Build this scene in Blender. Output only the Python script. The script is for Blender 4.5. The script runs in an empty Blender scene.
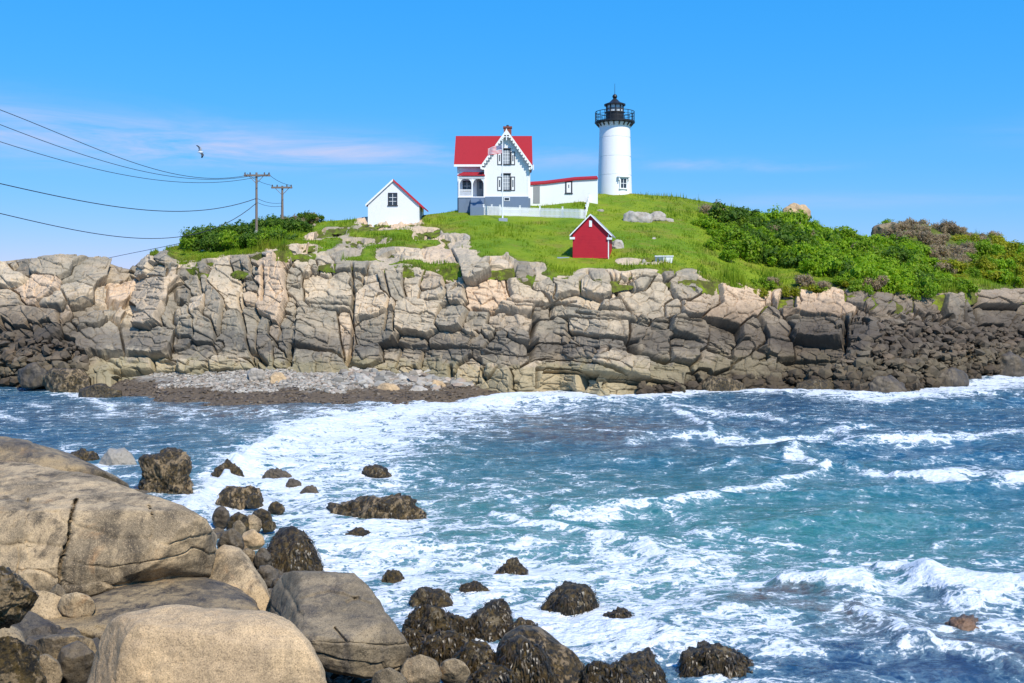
import bpy, math, random
import numpy as np
from mathutils import Vector

# ------------------------------------------------------------------ camera, world, sun, exposure
scene = bpy.context.scene
COL = scene.collection
R = math.radians
F = 1024 * 35.0 / 36.0          # focal length in pixels
HZ, CX, CAMZ = 288.0, 512.0, 9.0  # horizon row, centre column, eye height above the sea
cd = bpy.data.cameras.new('camera')
cd.lens = 35.0; cd.sensor_width = 36.0; cd.clip_start = 0.2; cd.clip_end = 60000
cd.shift_y = -(341.5 - HZ) / 1024.0
cam = bpy.data.objects.new('camera', cd); COL.objects.link(cam)
cam.location = (0, 0, CAMZ); cam.rotation_euler = (R(90), 0, 0)
scene.camera = cam

SUN_AZ, SUN_EL = R(30), R(50)     # azimuth: degrees to the right of straight behind the camera
sdir = Vector((math.sin(SUN_AZ) * math.cos(SUN_EL), -math.cos(SUN_AZ) * math.cos(SUN_EL), math.sin(SUN_EL)))
sl = bpy.data.lights.new('sun', 'SUN'); sl.energy = 4.8; sl.angle = R(0.5); sl.color = (1.0, 0.94, 0.83)
so = bpy.data.objects.new('sun', sl); COL.objects.link(so)
so.rotation_euler = (-sdir).to_track_quat('-Z', 'Y').to_euler()
so.location = (0, 0, 80)

W = bpy.data.worlds.new('World'); scene.world = W; W.use_nodes = True
wt = W.node_tree; wt.nodes.clear()
def wn(t, **k):
    n = wt.nodes.new(t)
    for a, b in k.items(): setattr(n, a, b)
    return n
wo = wn('ShaderNodeOutputWorld'); wb = wn('ShaderNodeBackground'); wb.inputs[1].default_value = 0.105
sky = wn('ShaderNodeTexSky', sky_type='NISHITA', sun_disc=False, sun_elevation=SUN_EL, sun_rotation=math.pi - SUN_AZ)
sky.air_density = 1.0; sky.dust_density = 0.0; sky.ozone_density = 4.0; sky.altitude = 0
hs = wn('ShaderNodeHueSaturation'); hs.inputs['Saturation'].default_value = 1.12; hs.inputs['Value'].default_value = 1.0
hs.inputs['Hue'].default_value = 0.5
tint = wn('ShaderNodeMix', data_type='RGBA', blend_type='MULTIPLY'); tint.inputs[0].default_value = 1.0
wt.links.new(sky.outputs[0], tint.inputs[6]); tint.inputs[7].default_value = (.98, 1.10, 1.45, 1)
wt.links.new(tint.outputs[2], hs.inputs['Color'])
# thin pinkish cloud streaks low in the sky
tc = wn('ShaderNodeTexCoord'); sx = wn('ShaderNodeSeparateXYZ'); wt.links.new(tc.outputs['Generated'], sx.inputs[0])
def wm(op, a, b=None, clamp=False):
    n = wn('ShaderNodeMath', operation=op, use_clamp=clamp)
    for i, v in enumerate((a, b)):
        if v is None: continue
        if isinstance(v, (int, float)): n.inputs[i].default_value = v
        else: wt.links.new(v, n.inputs[i])
    return n.outputs[0]
az = wm('ARCTAN2', sx.outputs[0], sx.outputs[1])
el = wm('ARCSINE', sx.outputs[2])
cv = wn('ShaderNodeCombineXYZ')
wt.links.new(wm('MULTIPLY', az, 3.2), cv.inputs[0]); wt.links.new(wm('MULTIPLY', el, 24.0), cv.inputs[1])
def wband(a0, aw, e0, ew):
    u = wm('DIVIDE', wm('SUBTRACT', az, a0), aw); v = wm('DIVIDE', wm('SUBTRACT', el, e0), ew)
    d = wm('ADD', wm('MULTIPLY', u, u), wm('MULTIPLY', v, v))
    return wm('POWER', 2.718, wm('MULTIPLY', d, -1.0))
bands = None
for (px, py, rx, ry, s) in ((60, 152, 260, 20, 1.0), (330, 156, 170, 13, 1.0), (575, 160, 60, 9, .5), (695, 166, 60, 5, .75), (790, 172, 45, 4, .5), (-250, 140, 240, 24, .8), (1250, 150, 140, 14, .7), (860, 205, 300, 8, .3)):
    b = wm('MULTIPLY', wband(math.atan((px - CX) / F), rx / F, math.atan((HZ - py) / F), ry / F), s)
    bands = b if bands is None else wm('ADD', bands, b)
nz = wn('ShaderNodeTexNoise'); nz.inputs['Scale'].default_value = 1.6; nz.inputs['Detail'].default_value = 10; nz.inputs['Roughness'].default_value = .64
nz.inputs['Distortion'].default_value = .6
wt.links.new(cv.outputs[0], nz.inputs['Vector'])
nfac = wm('MULTIPLY', wm('SUBTRACT', nz.outputs[0], 0.36), 3.2, True)
cfac = wm('MULTIPLY', wm('MULTIPLY', bands, nfac), 0.8, True)
sp_ = wn('ShaderNodeSeparateColor'); cb_ = wn('ShaderNodeCombineColor'); wt.links.new(hs.outputs[0], sp_.inputs[0])
for i, (ga, ka) in enumerate(((1.10, .56), (.42, .63), (.14, 1.0))):     # deep polarised blue
    wt.links.new(wm('MULTIPLY', wm('POWER', wm('MULTIPLY', sp_.outputs[i], .114), ga), ka / .114), cb_.inputs[i])
mx = wn('ShaderNodeMix', data_type='RGBA')
wt.links.new(cfac, mx.inputs[0]); wt.links.new(cb_.outputs[0], mx.inputs[6]); mx.inputs[7].default_value = (5.0, 5.6, 8.1, 1)
wt.links.new(mx.outputs[2], wb.inputs[0]); wt.links.new(wb.outputs[0], wo.inputs[0])

vs = scene.view_settings
scene.display_settings.display_device = 'sRGB'
vs.view_transform = 'Standard'; vs.look = 'None'; vs.gamma = 1; vs.use_curve_mapping = False; vs.exposure = 0.15
scene.cycles.max_bounces = 5; scene.cycles.diffuse_bounces = 2; scene.cycles.glossy_bounces = 2
scene.cycles.use_denoising = True

# ------------------------------------------------------------------ helpers
rng = np.random.default_rng(7)
def at(px, py, Y): return np.array(((px - CX) / F * Y, Y, CAMZ - (py - HZ) / F * Y))
def proj(X, Y, Z): return CX + F * X / Y, HZ + F * (CAMZ - Z) / Y

def _hash(ix, iy, iz, seed):
    with np.errstate(over='ignore'):
        n = (ix.astype(np.uint32) * np.uint32(374761393) + iy.astype(np.uint32) * np.uint32(668265263)
             + iz.astype(np.uint32) * np.uint32(2246822519) + np.uint32((seed * 3266489917) & 0xffffffff))
        n = (n ^ (n >> np.uint32(13))) * np.uint32(1274126177)
        n = (n ^ (n >> np.uint32(16))) * np.uint32(2654435761)
        n = n ^ (n >> np.uint32(15))
    return (n & np.uint32(0xffffff)).astype(np.float32) / np.float32(0xffffff)
def vnoise(x, y, z, seed=0):
    x = np.asarray(x, np.float64); y = np.asarray(y, np.float64); z = np.asarray(z, np.float64)
    x, y, z = np.broadcast_arrays(x, y, z)
    xi, yi, zi = np.floor(x).astype(np.int64), np.floor(y).astype(np.int64), np.floor(z).astype(np.int64)
    fx, fy, fz = x - xi, y - yi, z - zi
    fx = fx ** 3 * (fx * (fx * 6 - 15) + 10); fy = fy ** 3 * (fy * (fy * 6 - 15) + 10); fz = fz ** 3 * (fz * (fz * 6 - 15) + 10)
    r = 0
    for a in (0, 1):
        for b in (0, 1):
            for c in (0, 1):
                w = (fx if a else 1 - fx) * (fy if b else 1 - fy) * (fz if c else 1 - fz)
                r = r + w * _hash((xi + a) & 0xffffffff, (yi + b) & 0xffffffff, (zi + c) & 0xffffffff, seed)
    return r
def fbm(x, y, z=0.0, oct=4, gain=.5, seed=0):
    a, s, t = 1.0, 0.0, 0.0
    for o in range(oct):
        s = s + a * (vnoise(np.asarray(x) * 2 ** o + 17.3 * o, np.asarray(y) * 2 ** o + 5.1 * o, np.asarray(z) * 2 ** o + 9.7 * o, seed + o) - .5)
        t += a; a *= gain
    return 2 * s / t        # about -1..1
def sstep(a, b, x):
    t = np.clip((x - a) / (b - a), 0, 1); return t * t * (3 - 2 * t)

def mesh_np(name, V, Q, mat, parent=None, smooth=True, attrs=None):
    """link ONE mesh object from arrays; Q is (n,4) or (n,3)"""
    V = np.asarray(V, np.float32); Q = np.asarray(Q, np.int32)
    me = bpy.data.meshes.new(name); k = Q.shape[1]
    me.vertices.add(len(V)); me.vertices.foreach_set('co', V.ravel())
    me.loops.add(Q.size); me.loops.foreach_set('vertex_index', Q.ravel())
    me.polygons.add(len(Q)); me.polygons.foreach_set('loop_start', np.arange(0, Q.size, k, dtype=np.int32))
    me.polygons.foreach_set('loop_total', np.full(len(Q), k, np.int32))
    me.polygons.foreach_set('use_smooth', np.full(len(Q), smooth, bool))
    for an, av in (attrs or {}).items():
        av = np.asarray(av, np.float32)
        if av.ndim == 1:
            a = me.attributes.new(an, 'FLOAT', 'POINT'); a.data.foreach_set('value', av)
        else:
            a = me.attributes.new(an, 'FLOAT_COLOR', 'POINT')
            if av.shape[1] == 3: av = np.concatenate([av, np.ones((len(av), 1), np.float32)], 1)
            a.data.foreach_set('color', av.ravel())
    me.update(calc_edges=True)
    me.materials.append(mat)
    o = bpy.data.objects.new(name, me); COL.objects.link(o)
    if parent is not None: o.parent = parent
    return o
def grid_quads(nr, nc, keep=None):
    i = np.arange(nr * nc).reshape(nr, nc)
    q = np.stack([i[:-1, :-1], i[:-1, 1:], i[1:, 1:], i[1:, :-1]], -1).reshape(-1, 4)
    if keep is not None:
        k = keep.reshape(nr, nc)
        kk = (k[:-1, :-1] | k[:-1, 1:] | k[1:, 1:] | k[1:, :-1]).ravel(); q = q[kk]
    return q
def compact(V, Q, attrs=None):
    u, inv = np.unique(Q, return_inverse=True)
    return V[u], inv.reshape(Q.shape), {k: v[u] for k, v in (attrs or {}).items()}

class MB:
    """collects simple solids for one mesh object"""
    def __init__(s): s.v, s.f = [], []
    def add(s, vs, fs):
        b = len(s.v); s.v += [tuple(p) for p in vs]; s.f += [tuple(b + i for i in f) for f in fs]; return s
    def box(s, x0, x1, y0, y1, z0, z1):
        return s.add([(x0, y0, z0), (x1, y0, z0), (x1, y1, z0), (x0, y1, z0), (x0, y0, z1), (x1, y0, z1), (x1, y1, z1), (x0, y1, z1)],
                     [(3, 2, 1, 0), (4, 5, 6, 7), (0, 1, 5, 4), (1, 2, 6, 5), (2, 3, 7, 6), (3, 0, 4, 7)])
    def prism(s, poly, y0, y1):
        """polygon in x,z extruded along y"""
        n = len(poly)
        return s.add([(x, y0, z) for x, z in poly] + [(x, y1, z) for x, z in poly],
                     [tuple(range(n)), tuple(range(2 * n - 1, n - 1, -1))] + [((i + 1) % n, i, n + i, n + (i + 1) % n) for i in range(n)])
    def bar(s, a, b, w, h=None, up=(0, 0, 1)):
        a, b = Vector(a), Vector(b); h = h or w; d = (b - a).normalized(); u = Vector(up)
        if abs(d.dot(u)) > .95: u = Vector((0, 1, 0))
        l = d.cross(u).normalized(); u = l.cross(d)
        p = [a - l * w / 2 - u * h / 2, a + l * w / 2 - u * h / 2, a + l * w / 2 + u * h / 2, a - l * w / 2 + u * h / 2]
        p += [q + (b - a) for q in p]
        return s.add(p, [(0, 1, 2, 3), (7, 6, 5, 4), (1, 0, 4, 5), (2, 1, 5, 6), (3, 2, 6, 7), (0, 3, 7, 4)])
    def tube(s, pts, r, n=8):
        pts = [Vector(p) for p in pts]; b = len(s.v); m = len(pts)
        rr = r if isinstance(r, (list, tuple)) else [r] * m
        for i, p in enumerate(pts):
            d = (pts[min(i + 1, m - 1)] - pts[max(i - 1, 0)]).normalized()
            u = Vector((0, 0, 1)) if abs(d.z) < .9 else Vector((0, 1, 0))
            l = d.cross(u).normalized(); u = l.cross(d)
            for k in range(n):
                a = 2 * math.pi * k / n; q = p + (l * math.cos(a) + u * math.sin(a)) * rr[i]; s.v.append(tuple(q))
        for i in range(m - 1):
            for k in range(n):
                s.f.append((b + i * n + k, b + i * n + (k + 1) % n, b + (i + 1) * n + (k + 1) % n, b + (i + 1) * n + k))
        s.f.append(tuple(b + k for k in range(n - 1, -1, -1))); s.f.append(tuple(b + (m - 1) * n + k for k in range(n)))
        return s
    def lathe(s, prof, n=48, c=(0, 0)):
        b = len(s.v); m = len(prof)
        for r, z in prof:
            for k in range(n):
                a = 2 * math.pi * k / n; s.v.append((c[0] + r * math.cos(a), c[1] + r * math.sin(a), z))
        for i in range(m - 1):
            for k in range(n):
                s.f.append((b + i * n + k, b + i * n + (k + 1) % n, b + (i + 1) * n + (k + 1) % n, b + (i + 1) * n + k))
        s.f.append(tuple(b + k for k in range(n - 1, -1, -1))); s.f.append(tuple(b + (m - 1) * n + k for k in range(n)))
        return s
    def build(s, name, mat, parent=None, smooth=False):
        me = bpy.data.meshes.new(name); me.from_pydata(s.v, [], s.f); me.materials.append(mat)
        if smooth:
            me.polygons.foreach_set('use_smooth', [True] * len(me.polygons))
            try: me.set_sharp_from_angle(angle=R(35))
            except Exception: pass
        o = bpy.data.objects.new(name, me); COL.objects.link(o)
        if parent is not None: o.parent = parent
        return o
def tag(o, label=None, cat=None, group=None, kind=None):
    if label: o['label'] = label
    if cat: o['category'] = cat
    if group: o['group'] = group
    if kind: o['kind'] = kind
    return o
def empty(name, loc, rz=0.0):
    o = bpy.data.objects.new(name, None); COL.objects.link(o); o.location = loc; o.rotation_euler = (0, 0, rz); o.empty_display_size = .2
    return o
def copy_tree(o, parent=None):
    c = o.copy(); COL.objects.link(c)
    if parent is not None: c.parent = parent
    for ch in [x for x in o.children]: copy_tree(ch, c)
    return c

# ------------------------------------------------------------------ materials
class NT:
    def __init__(s, name):
        s.m = bpy.data.materials.new(name); s.m.use_nodes = True; s.t = s.m.node_tree
        s.b = s.t.nodes['Principled BSDF']; s._pos = None
    def n(s, t, **k):
        n = s.t.nodes.new(t)
        for a, b in k.items(): setattr(n, a, b)
        return n
    def put(s, sock, v):
        if v is None: return
        if isinstance(v, (int, float)): sock.default_value = v
        elif isinstance(v, tuple):
            sock.default_value = (v + (1,)) if (len(v) == 3 and sock.type == 'RGBA') else v
        else: s.t.links.new(v, sock)
    def pos(s):
        if s._pos is None: s._pos = s.n('ShaderNodeNewGeometry').outputs['Position']
        return s._pos
    def sep(s, v):
        n = s.n('ShaderNodeSeparateXYZ'); s.put(n.inputs[0], v); return n.outputs
    def scl(s, v, k):
        n = s.n('ShaderNodeVectorMath', operation='MULTIPLY'); s.put(n.inputs[0], v); n.inputs[1].default_value = k; return n.outputs[0]
    def vadd(s, a, b):
        n = s.n('ShaderNodeVectorMath', operation='ADD'); s.put(n.inputs[0], a); s.put(n.inputs[1], b); return n.outputs[0]
    def noise(s, scale, detail=4, rough=.55, vec=None, dist=0.0, color=False):
        n = s.n('ShaderNodeTexNoise'); s.put(n.inputs['Vector'], vec if vec is not None else s.pos())
        n.inputs['Scale'].default_value = scale; n.inputs['Detail'].default_value = detail; n.inputs['Roughness'].default_value = rough
        n.inputs['Distortion'].default_value = dist
        return n.outputs[1] if color else n.outputs[0]
    def voro(s, scale, vec=None, feature='F1', out=0):
        n = s.n('ShaderNodeTexVoronoi', feature=feature); s.put(n.inputs['Vector'], vec if vec is not None else s.pos())
        n.inputs['Scale'].default_value = scale; return n.outputs[out]
    def math(s, op, a, b=None, c=None, clamp=False):
        n = s.n('ShaderNodeMath', operation=op, use_clamp=clamp)
        for i, v in enumerate((a, b, c)): s.put(n.inputs[i], v)
        return n.outputs[0]
    def ramp(s, v, lo, hi, a=0.0, b=1.0):
        n = s.n('ShaderNodeMapRange', interpolation_type='SMOOTHSTEP'); s.put(n.inputs[0], v)
        for i, q in enumerate((lo, hi, a, b)): s.put(n.inputs[1 + i], q)
        return n.outputs[0]
    def mix(s, f, a, b, mode='MIX'):
        n = s.n('ShaderNodeMix', data_type='RGBA', blend_type=mode); s.put(n.inputs[0], f)
        for i, v in ((6, a), (7, b)): s.put(n.inputs[i], v)
        return n.outputs[2]
    def attr(s, name, out='Fac'):
        n = s.n('ShaderNodeAttribute', attribute_name=name); return n.outputs[out]
    def bump(s, h, strength=.5, dist=.05, normal=None):
        n = s.n('ShaderNodeBump'); s.put(n.inputs['Height'], h); n.inputs['Strength'].default_value = strength; n.inputs['Distance'].default_value = dist
        if normal is not None: s.put(n.inputs['Normal'], normal)
        return n.outputs[0]
    def out(s, color=None, rough=.8, normal=None, spec=.3, metallic=0.0):
        s.put(s.b.inputs['Base Color'], color); s.put(s.b.inputs['Roughness'], rough)
        if normal is not None: s.put(s.b.inputs['Normal'], normal)
        s.put(s.b.inputs['Specular IOR Level'], spec); s.put(s.b.inputs['Metallic'], metallic)
        return s.m

def paint(name, col, rough=.55, dirt=.12, scale=1.2, dirtcol=None):
    t = NT(name)
    st = t.noise(scale, 6, .65, t.scl(t.pos(), (1.6, 1.6, .5)))
    dc = dirtcol or tuple(c * .55 for c in col)
    c = t.mix(t.ramp(st, .48, .78, 0, dirt * 2.2), col, dc)
    c = t.mix(t.math('MULTIPLY', t.noise(9, 3), dirt), c, tuple(min(1, q * 1.15) for q in col))
    return t.out(c, rough, t.bump(t.noise(14, 4), .15, .02), .35)
M = {}
def translucent(t, c, f):
    tr = t.n('ShaderNodeBsdfTranslucent'); t.put(tr.inputs[0], c); m = t.n('ShaderNodeMixShader'); m.inputs[0].default_value = f
    t.t.links.new(t.b.outputs[0], m.inputs[1]); t.t.links.new(tr.outputs[0], m.inputs[2]); t.t.links.new(m.outputs[0], t.t.nodes['Material Output'].inputs[0])
M['white'] = paint('white_paint', (.82, .82, .81), .5, .07)
M['white_trim'] = paint('white_trim_paint', (.84, .84, .83), .5, .04)
M['red_roof'] = paint('red_roof_shingles', (.33, .012, .020), .8, .16, 2.2)
M['red_wall'] = paint('red_wall_paint', (.50, .022, .035), .65, .12, 1.6, (.30, .015, .03))
M['blue_grey'] = paint('blue_grey_foundation_paint', (.15, .205, .29), .7, .15)
M['grey_door'] = paint('grey_door_paint', (.26, .27, .28), .6, .1)
M['black'] = paint('black_paint', (.018, .018, .02), .45, .2)
M['dark_trim'] = paint('dark_trim_paint', (.035, .035, .04), .6, .2)
M['grey_roof'] = paint('grey_roof_shingles', (.30, .31, .33), .85, .2, 3)
M['brick'] = paint('red_brick', (.24, .075, .05), .85, .3, 6)
M['iron'] = paint('weathered_iron_bracket', (.09, .065, .05), .7, .3, 4)
M['wood'] = paint('weathered_pole_wood', (.20, .155, .125), .9, .4, 5)
M['cable'] = paint('black_cable', (.02, .025, .03), .6, .1)
M['concrete'] = paint('painted_concrete', (.30, .34, .42), .85, .2, 4)
M['ceramic'] = paint('dark_ceramic', (.06, .045, .04), .3, .1)
def glass(name, col, rough=.08):
    t = NT(name); return t.out(t.mix(t.noise(.6, 2), col, tuple(c * 1.6 for c in col)), rough, None, .7)
M['curtain_pane'] = glass('curtained_pane', (.24, .25, .26), .3)
M['pane'] = glass('window_pane', (.025, .03, .036), .25)
M['lantern_glass'] = glass('lantern_glass', (.42, .44, .44), .12)

def rock_mat(name, A, B, C, D, tidal=False, streak=.5, grain=.25, near=False, block=False, lichen=.3, rough=.85, gs=38.0):
    """granite: A/B patch colours, C warm stain, D dark weathering"""
    t = NT(name); p = t.pos()
    wob = t.noise(.9, 5, .6)
    c = t.mix(t.ramp(t.noise(.28 if not near else .8, 6, .65), .43, .57), A, B)
    if block:
        at_ = t.n('ShaderNodeAttribute', attribute_name='block')
        sp = t.n('ShaderNodeSeparateColor'); t.put(sp.inputs[0], at_.outputs['Color'])
        c = t.mix(t.math('MULTIPLY', sp.outputs[1], .75), c, C)
        c = t.mix(1.0, c, t.mix(sp.outputs[0], (.58, .58, .60), (1.42, 1.41, 1.38)), 'MULTIPLY')
    # warm stains / lichen
    c = t.mix(t.ramp(t.noise(1.1, 6, .68, None, .4), .56, .74, 0, lichen), c, C)
    # dark weathering, patchy and in vertical runs
    st = t.noise(1.0, 7, .7, t.scl(p, (1.9, 1.9, .28)), .3)
    c = t.mix(t.ramp(st, .47, .66, 0, streak), c, D)
    med = t.noise(4.5 if not near else 7, 8, .72)
    c = t.mix(1.0, c, t.mix(med, (.66, .66, .67), (1.36, 1.35, 1.33)), 'MULTIPLY')
    g = t.noise(gs, 4, .75)
    c = t.mix(1.0, c, t.mix(t.ramp(g, .3, .7), (1 - grain,) * 3, (1 + grain,) * 3), 'MULTIPLY')
    if near:
        v = t.voro(gs * 1.4, None, 'F1', 1); vs_ = t.n('ShaderNodeSeparateColor'); t.put(vs_.inputs[0], v)
        c = t.mix(t.ramp(vs_.outputs[0], .78, .92, 0, .45), c, tuple(q * .45 for q in D))
        c = t.mix(t.ramp(vs_.outputs[1], .86, .95, 0, .4), c, tuple(min(.8, q * 1.2) for q in A))
    if tidal:
        z = t.sep(p)[2]
        zz = t.math('ADD', z, t.math('MULTIPLY', t.math('SUBTRACT', wob, .5), 3.4))
        zz = t.math('ADD', zz, t.math('MULTIPLY', t.math('SUBTRACT', t.noise(.07, 2), .5), 2.5))
        f = t.math('MULTIPLY', t.ramp(zz, 3.2, 3.9), t.ramp(zz, 6.2, 4.4))
        c = t.mix(t.math('MULTIPLY', f, .58), c, (.075, .068, .062))
        f2 = t.ramp(zz, 3.1, 2.2)
        c = t.mix(t.math('MULTIPLY', f2, .48), c, (.30, .25, .115))
        f3 = t.math('MULTIPLY', t.ramp(zz, 1.9, .5), t.ramp(sp.outputs[2], .2, .75)) if block else t.ramp(zz, 1.2, .2)
        c = t.mix(t.math('MULTIPLY', f3, .9), c, t.mix(t.ramp(t.noise(2.6, 6, .7), .4, .62), (.020, .015, .010), (.085, .058, .026)))
        if block:   # dark rubble country by the water at the far right and far left
            f4 = t.math('MULTIPLY', t.math('MULTIPLY', sp.outputs[2], t.ramp(zz, 9.5, 5.5)), .78)
            c = t.mix(f4, c, t.mix(med, (.024, .019, .015), (.10, .070, .046)))
    bs = 1.0 if near else .55
    h = t.math('ADD', t.math('MULTIPLY', t.noise(2.2 if not near else 4, 9, .62), 1.0), t.math('MULTIPLY', t.noise(18, 6, .7), .22))
    nb = t.bump(h, .55, .15 if not near else .10)
    if near: nb = t.bump(t.noise(70, 3, .7), .35, .012, nb)
    return t.out(c, rough, nb, .25)
M['cliff'] = rock_mat('cliff_granite', (.335, .29, .21), (.45, .365, .25), (.43, .285, .18), (.125, .108, .088), True, .45, .14, False, True, .42)
M['outcrop'] = rock_mat('pale_outcrop_granite', (.42, .385, .335), (.36, .315, .26), (.42, .26, .17), (.15, .14, .13), False, .4, .12, False, False, .35)
M['tan_rock'] = rock_mat('tan_granite', (.55, .385, .215), (.44, .31, .18), (.56, .34, .16), (.20, .15, .095), False, .45, .30, True, False, .4, .85, 48)
M['brown_rock'] = rock_mat('brown_granite', (.46, .335, .195), (.24, .18, .11), (.46, .23, .085), (.075, .058, .040), False, .9, .2, True, False, .45)
M['grey_rock'] = rock_mat('grey_brown_granite', (.29, .22, .135), (.17, .132, .085), (.33, .19, .085), (.050, .045, .044), False, .7, .2, True, False, .3)
M['wet_rock'] = rock_mat('dark_wet_granite', (.085, .070, .052), (.13, .10, .065), (.16, .10, .05), (.028, .027, .03), False, .7, .2, True, False, .4, .5)
M['ledge_rock'] = rock_mat('stained_ledge_granite', (.30, .215, .115), (.13, .10, .065), (.36, .21, .09), (.030, .027, .027), False, .92, .2, True, False, .4, .6)
def weed_mat(name, bare=.35, barec=(.22, .165, .09)):
    t = NT(name)
    c = t.mix(t.ramp(t.noise(7, 6, .7), .4, .65), (.014, .011, .006), (.115, .072, .018))
    c = t.mix(t.ramp(t.noise(24, 3, .7), .58, .74, 0, .7), c, (.20, .13, .035))
    lo = .62 - bare * .3
    c = t.mix(t.ramp(t.noise(2.3, 7, .72, t.scl(t.pos(), (1.2, 1.2, .7)), .5), lo, lo + .06, 0, .9), c, t.mix(t.noise(8, 5, .7), tuple(q * .5 for q in barec), tuple(q * 1.4 for q in barec)))
    h = t.math('ADD', t.noise(16, 6, .75, t.scl(t.pos(), (1, 1, .45))), t.math('MULTIPLY', t.noise(5, 4), 1.0))
    return t.out(c, .42, t.bump(h, .9, .10), .5)
M['weed_rock'] = weed_mat('seaweed_covered_rock', .22)
M['weed_bare'] = weed_mat('rock_with_seaweed_patches', .40, (.30, .21, .11))
M['barnacle_rock'] = weed_mat('rock_with_pale_barnacles', .85, (.42, .37, .30))
t = NT('seaweed_fronds')
M['frond'] = t.out(t.mix(t.ramp(t.noise(4, 4), .35, .65), (.014, .010, .005), (.062, .038, .012)), .42, None, .45)

# ------------------------------------------------------------------ the headland: profile tables along the picture's columns, distances in metres
def tab(s):
    a = np.array([[float(q) for q in p.split(':')] for p in s.split()]); return lambda x: np.interp(x, a[:, 0], a[:, 1])
yb_ = tab('-200:384 0:386 60:388 100:377 165:381 240:386 300:388 400:389 480:396 520:396 560:392 600:397 680:393 740:391 800:389 870:394 910:391 950:383 1024:372 1200:362')
yc_ = tab('-200:268 -60:272 0:263 60:258 95:259 112:266 130:272 148:256 165:252 180:270 200:268 230:264 260:254 290:249 330:262 380:270 400:265 440:272 470:264 500:266 530:274 560:279 600:279 640:273 665:274 700:281 740:291 765:301 800:294 850:291 900:301 940:296 980:291 1024:291 1200:294')
yh_ = tab('-200:266 -60:270 0:261.5 60:256.5 95:257.5 112:264.5 130:270.5 148:254 165:250 180:246 215:240 250:234 280:229 318:223 345:221 368:219 425:216 457:211.5 500:207 540:204 570:199 597:194.5 635:194.5 680:198 720:205 760:214 800:219 830:230 870:238 900:228 935:226 970:234 1024:246 1200:262')
Db_ = tab('-200:93 0:91.5 60:89 100:89 165:88.5 300:87 400:86.5 480:84 520:83 560:86 600:82.5 680:85.5 740:87.5 800:89 870:86 910:88 950:94 1024:106 1200:120')
Dc_ = tab('-200:104 0:103 60:101 130:105 165:100 200:98 300:96 400:95 480:92.5 560:92 600:91.5 680:93.5 740:96 800:98 870:97 950:104 1024:116 1200:130')
Dh_ = tab('-200:110 0:109 130:110 165:104 200:106 250:109 318:115 400:118 460:123 520:127 580:129 600:132.5 640:133 720:133 800:134 840:136 880:146 935:152 1024:156 1200:165')
def Dxy(x, y):
    yb, yc, yh = yb_(x), yc_(x), yh_(x)
    tA = np.clip((yb - y) / (yb - yc), 0, 1); tB = np.clip((yc - y) / np.maximum(yc - yh, .5), 0, 1)
    return Db_(x) + (Dc_(x) - Db_(x)) * tA ** 1.35 + (Dh_(x) - Dc_(x)) * tB ** 1.25
def ground(x, y): return at(x, y, float(Dxy(x, y)))
SLABS = [(387, 224, 34, 7), (366, 242, 26, 4), (349, 252, 13, 6), (427, 235, 15, 6), (455, 242, 15, 7), (412, 254, 36, 6), (450, 257, 26, 6),
         (298, 226, 17, 4), (335, 233, 13, 5), (314, 238, 9, 3), (197, 248, 9, 4), (187, 273, 9, 4), (213, 265, 11, 5), (305, 248, 14, 3),
         (240, 262, 18, 5), (500, 262, 14, 5), (530, 268, 16, 5), (640, 262, 22, 3), (596, 274, 20, 4), (655, 275, 40, 4), (360, 268, 24, 6), (330, 256, 18, 4)]
def grassmask(x, y):
    k = np.interp(x, [140, 170, 300, 460, 500], [1.6, 2.0, 2.3, 1.6, .8])
    g = (yc_(x) - y) / 5.0 - .15 + k * fbm(x / 15., y / 5., 3.3, 4, .55, 40)
    g = np.minimum(g, 1.7)
    for (a, b, w, h) in SLABS: g = g - 3.4 * np.exp(-(((x - a) / w) ** 4 + ((y - b + (x - a) * .06) / h) ** 4)) * (1.0 + .5 * fbm(x / 6., y / 3., a, 3, .6, 44))
    g = g - 2.6 * np.clip(1 - np.abs(y - yc_(x) + 5) / 9, 0, 1) * sstep(735, 765, x) * sstep(945, 925, x)
    return np.where(x < 150, g - 5 - (150 - x) * .5, g)
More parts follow.
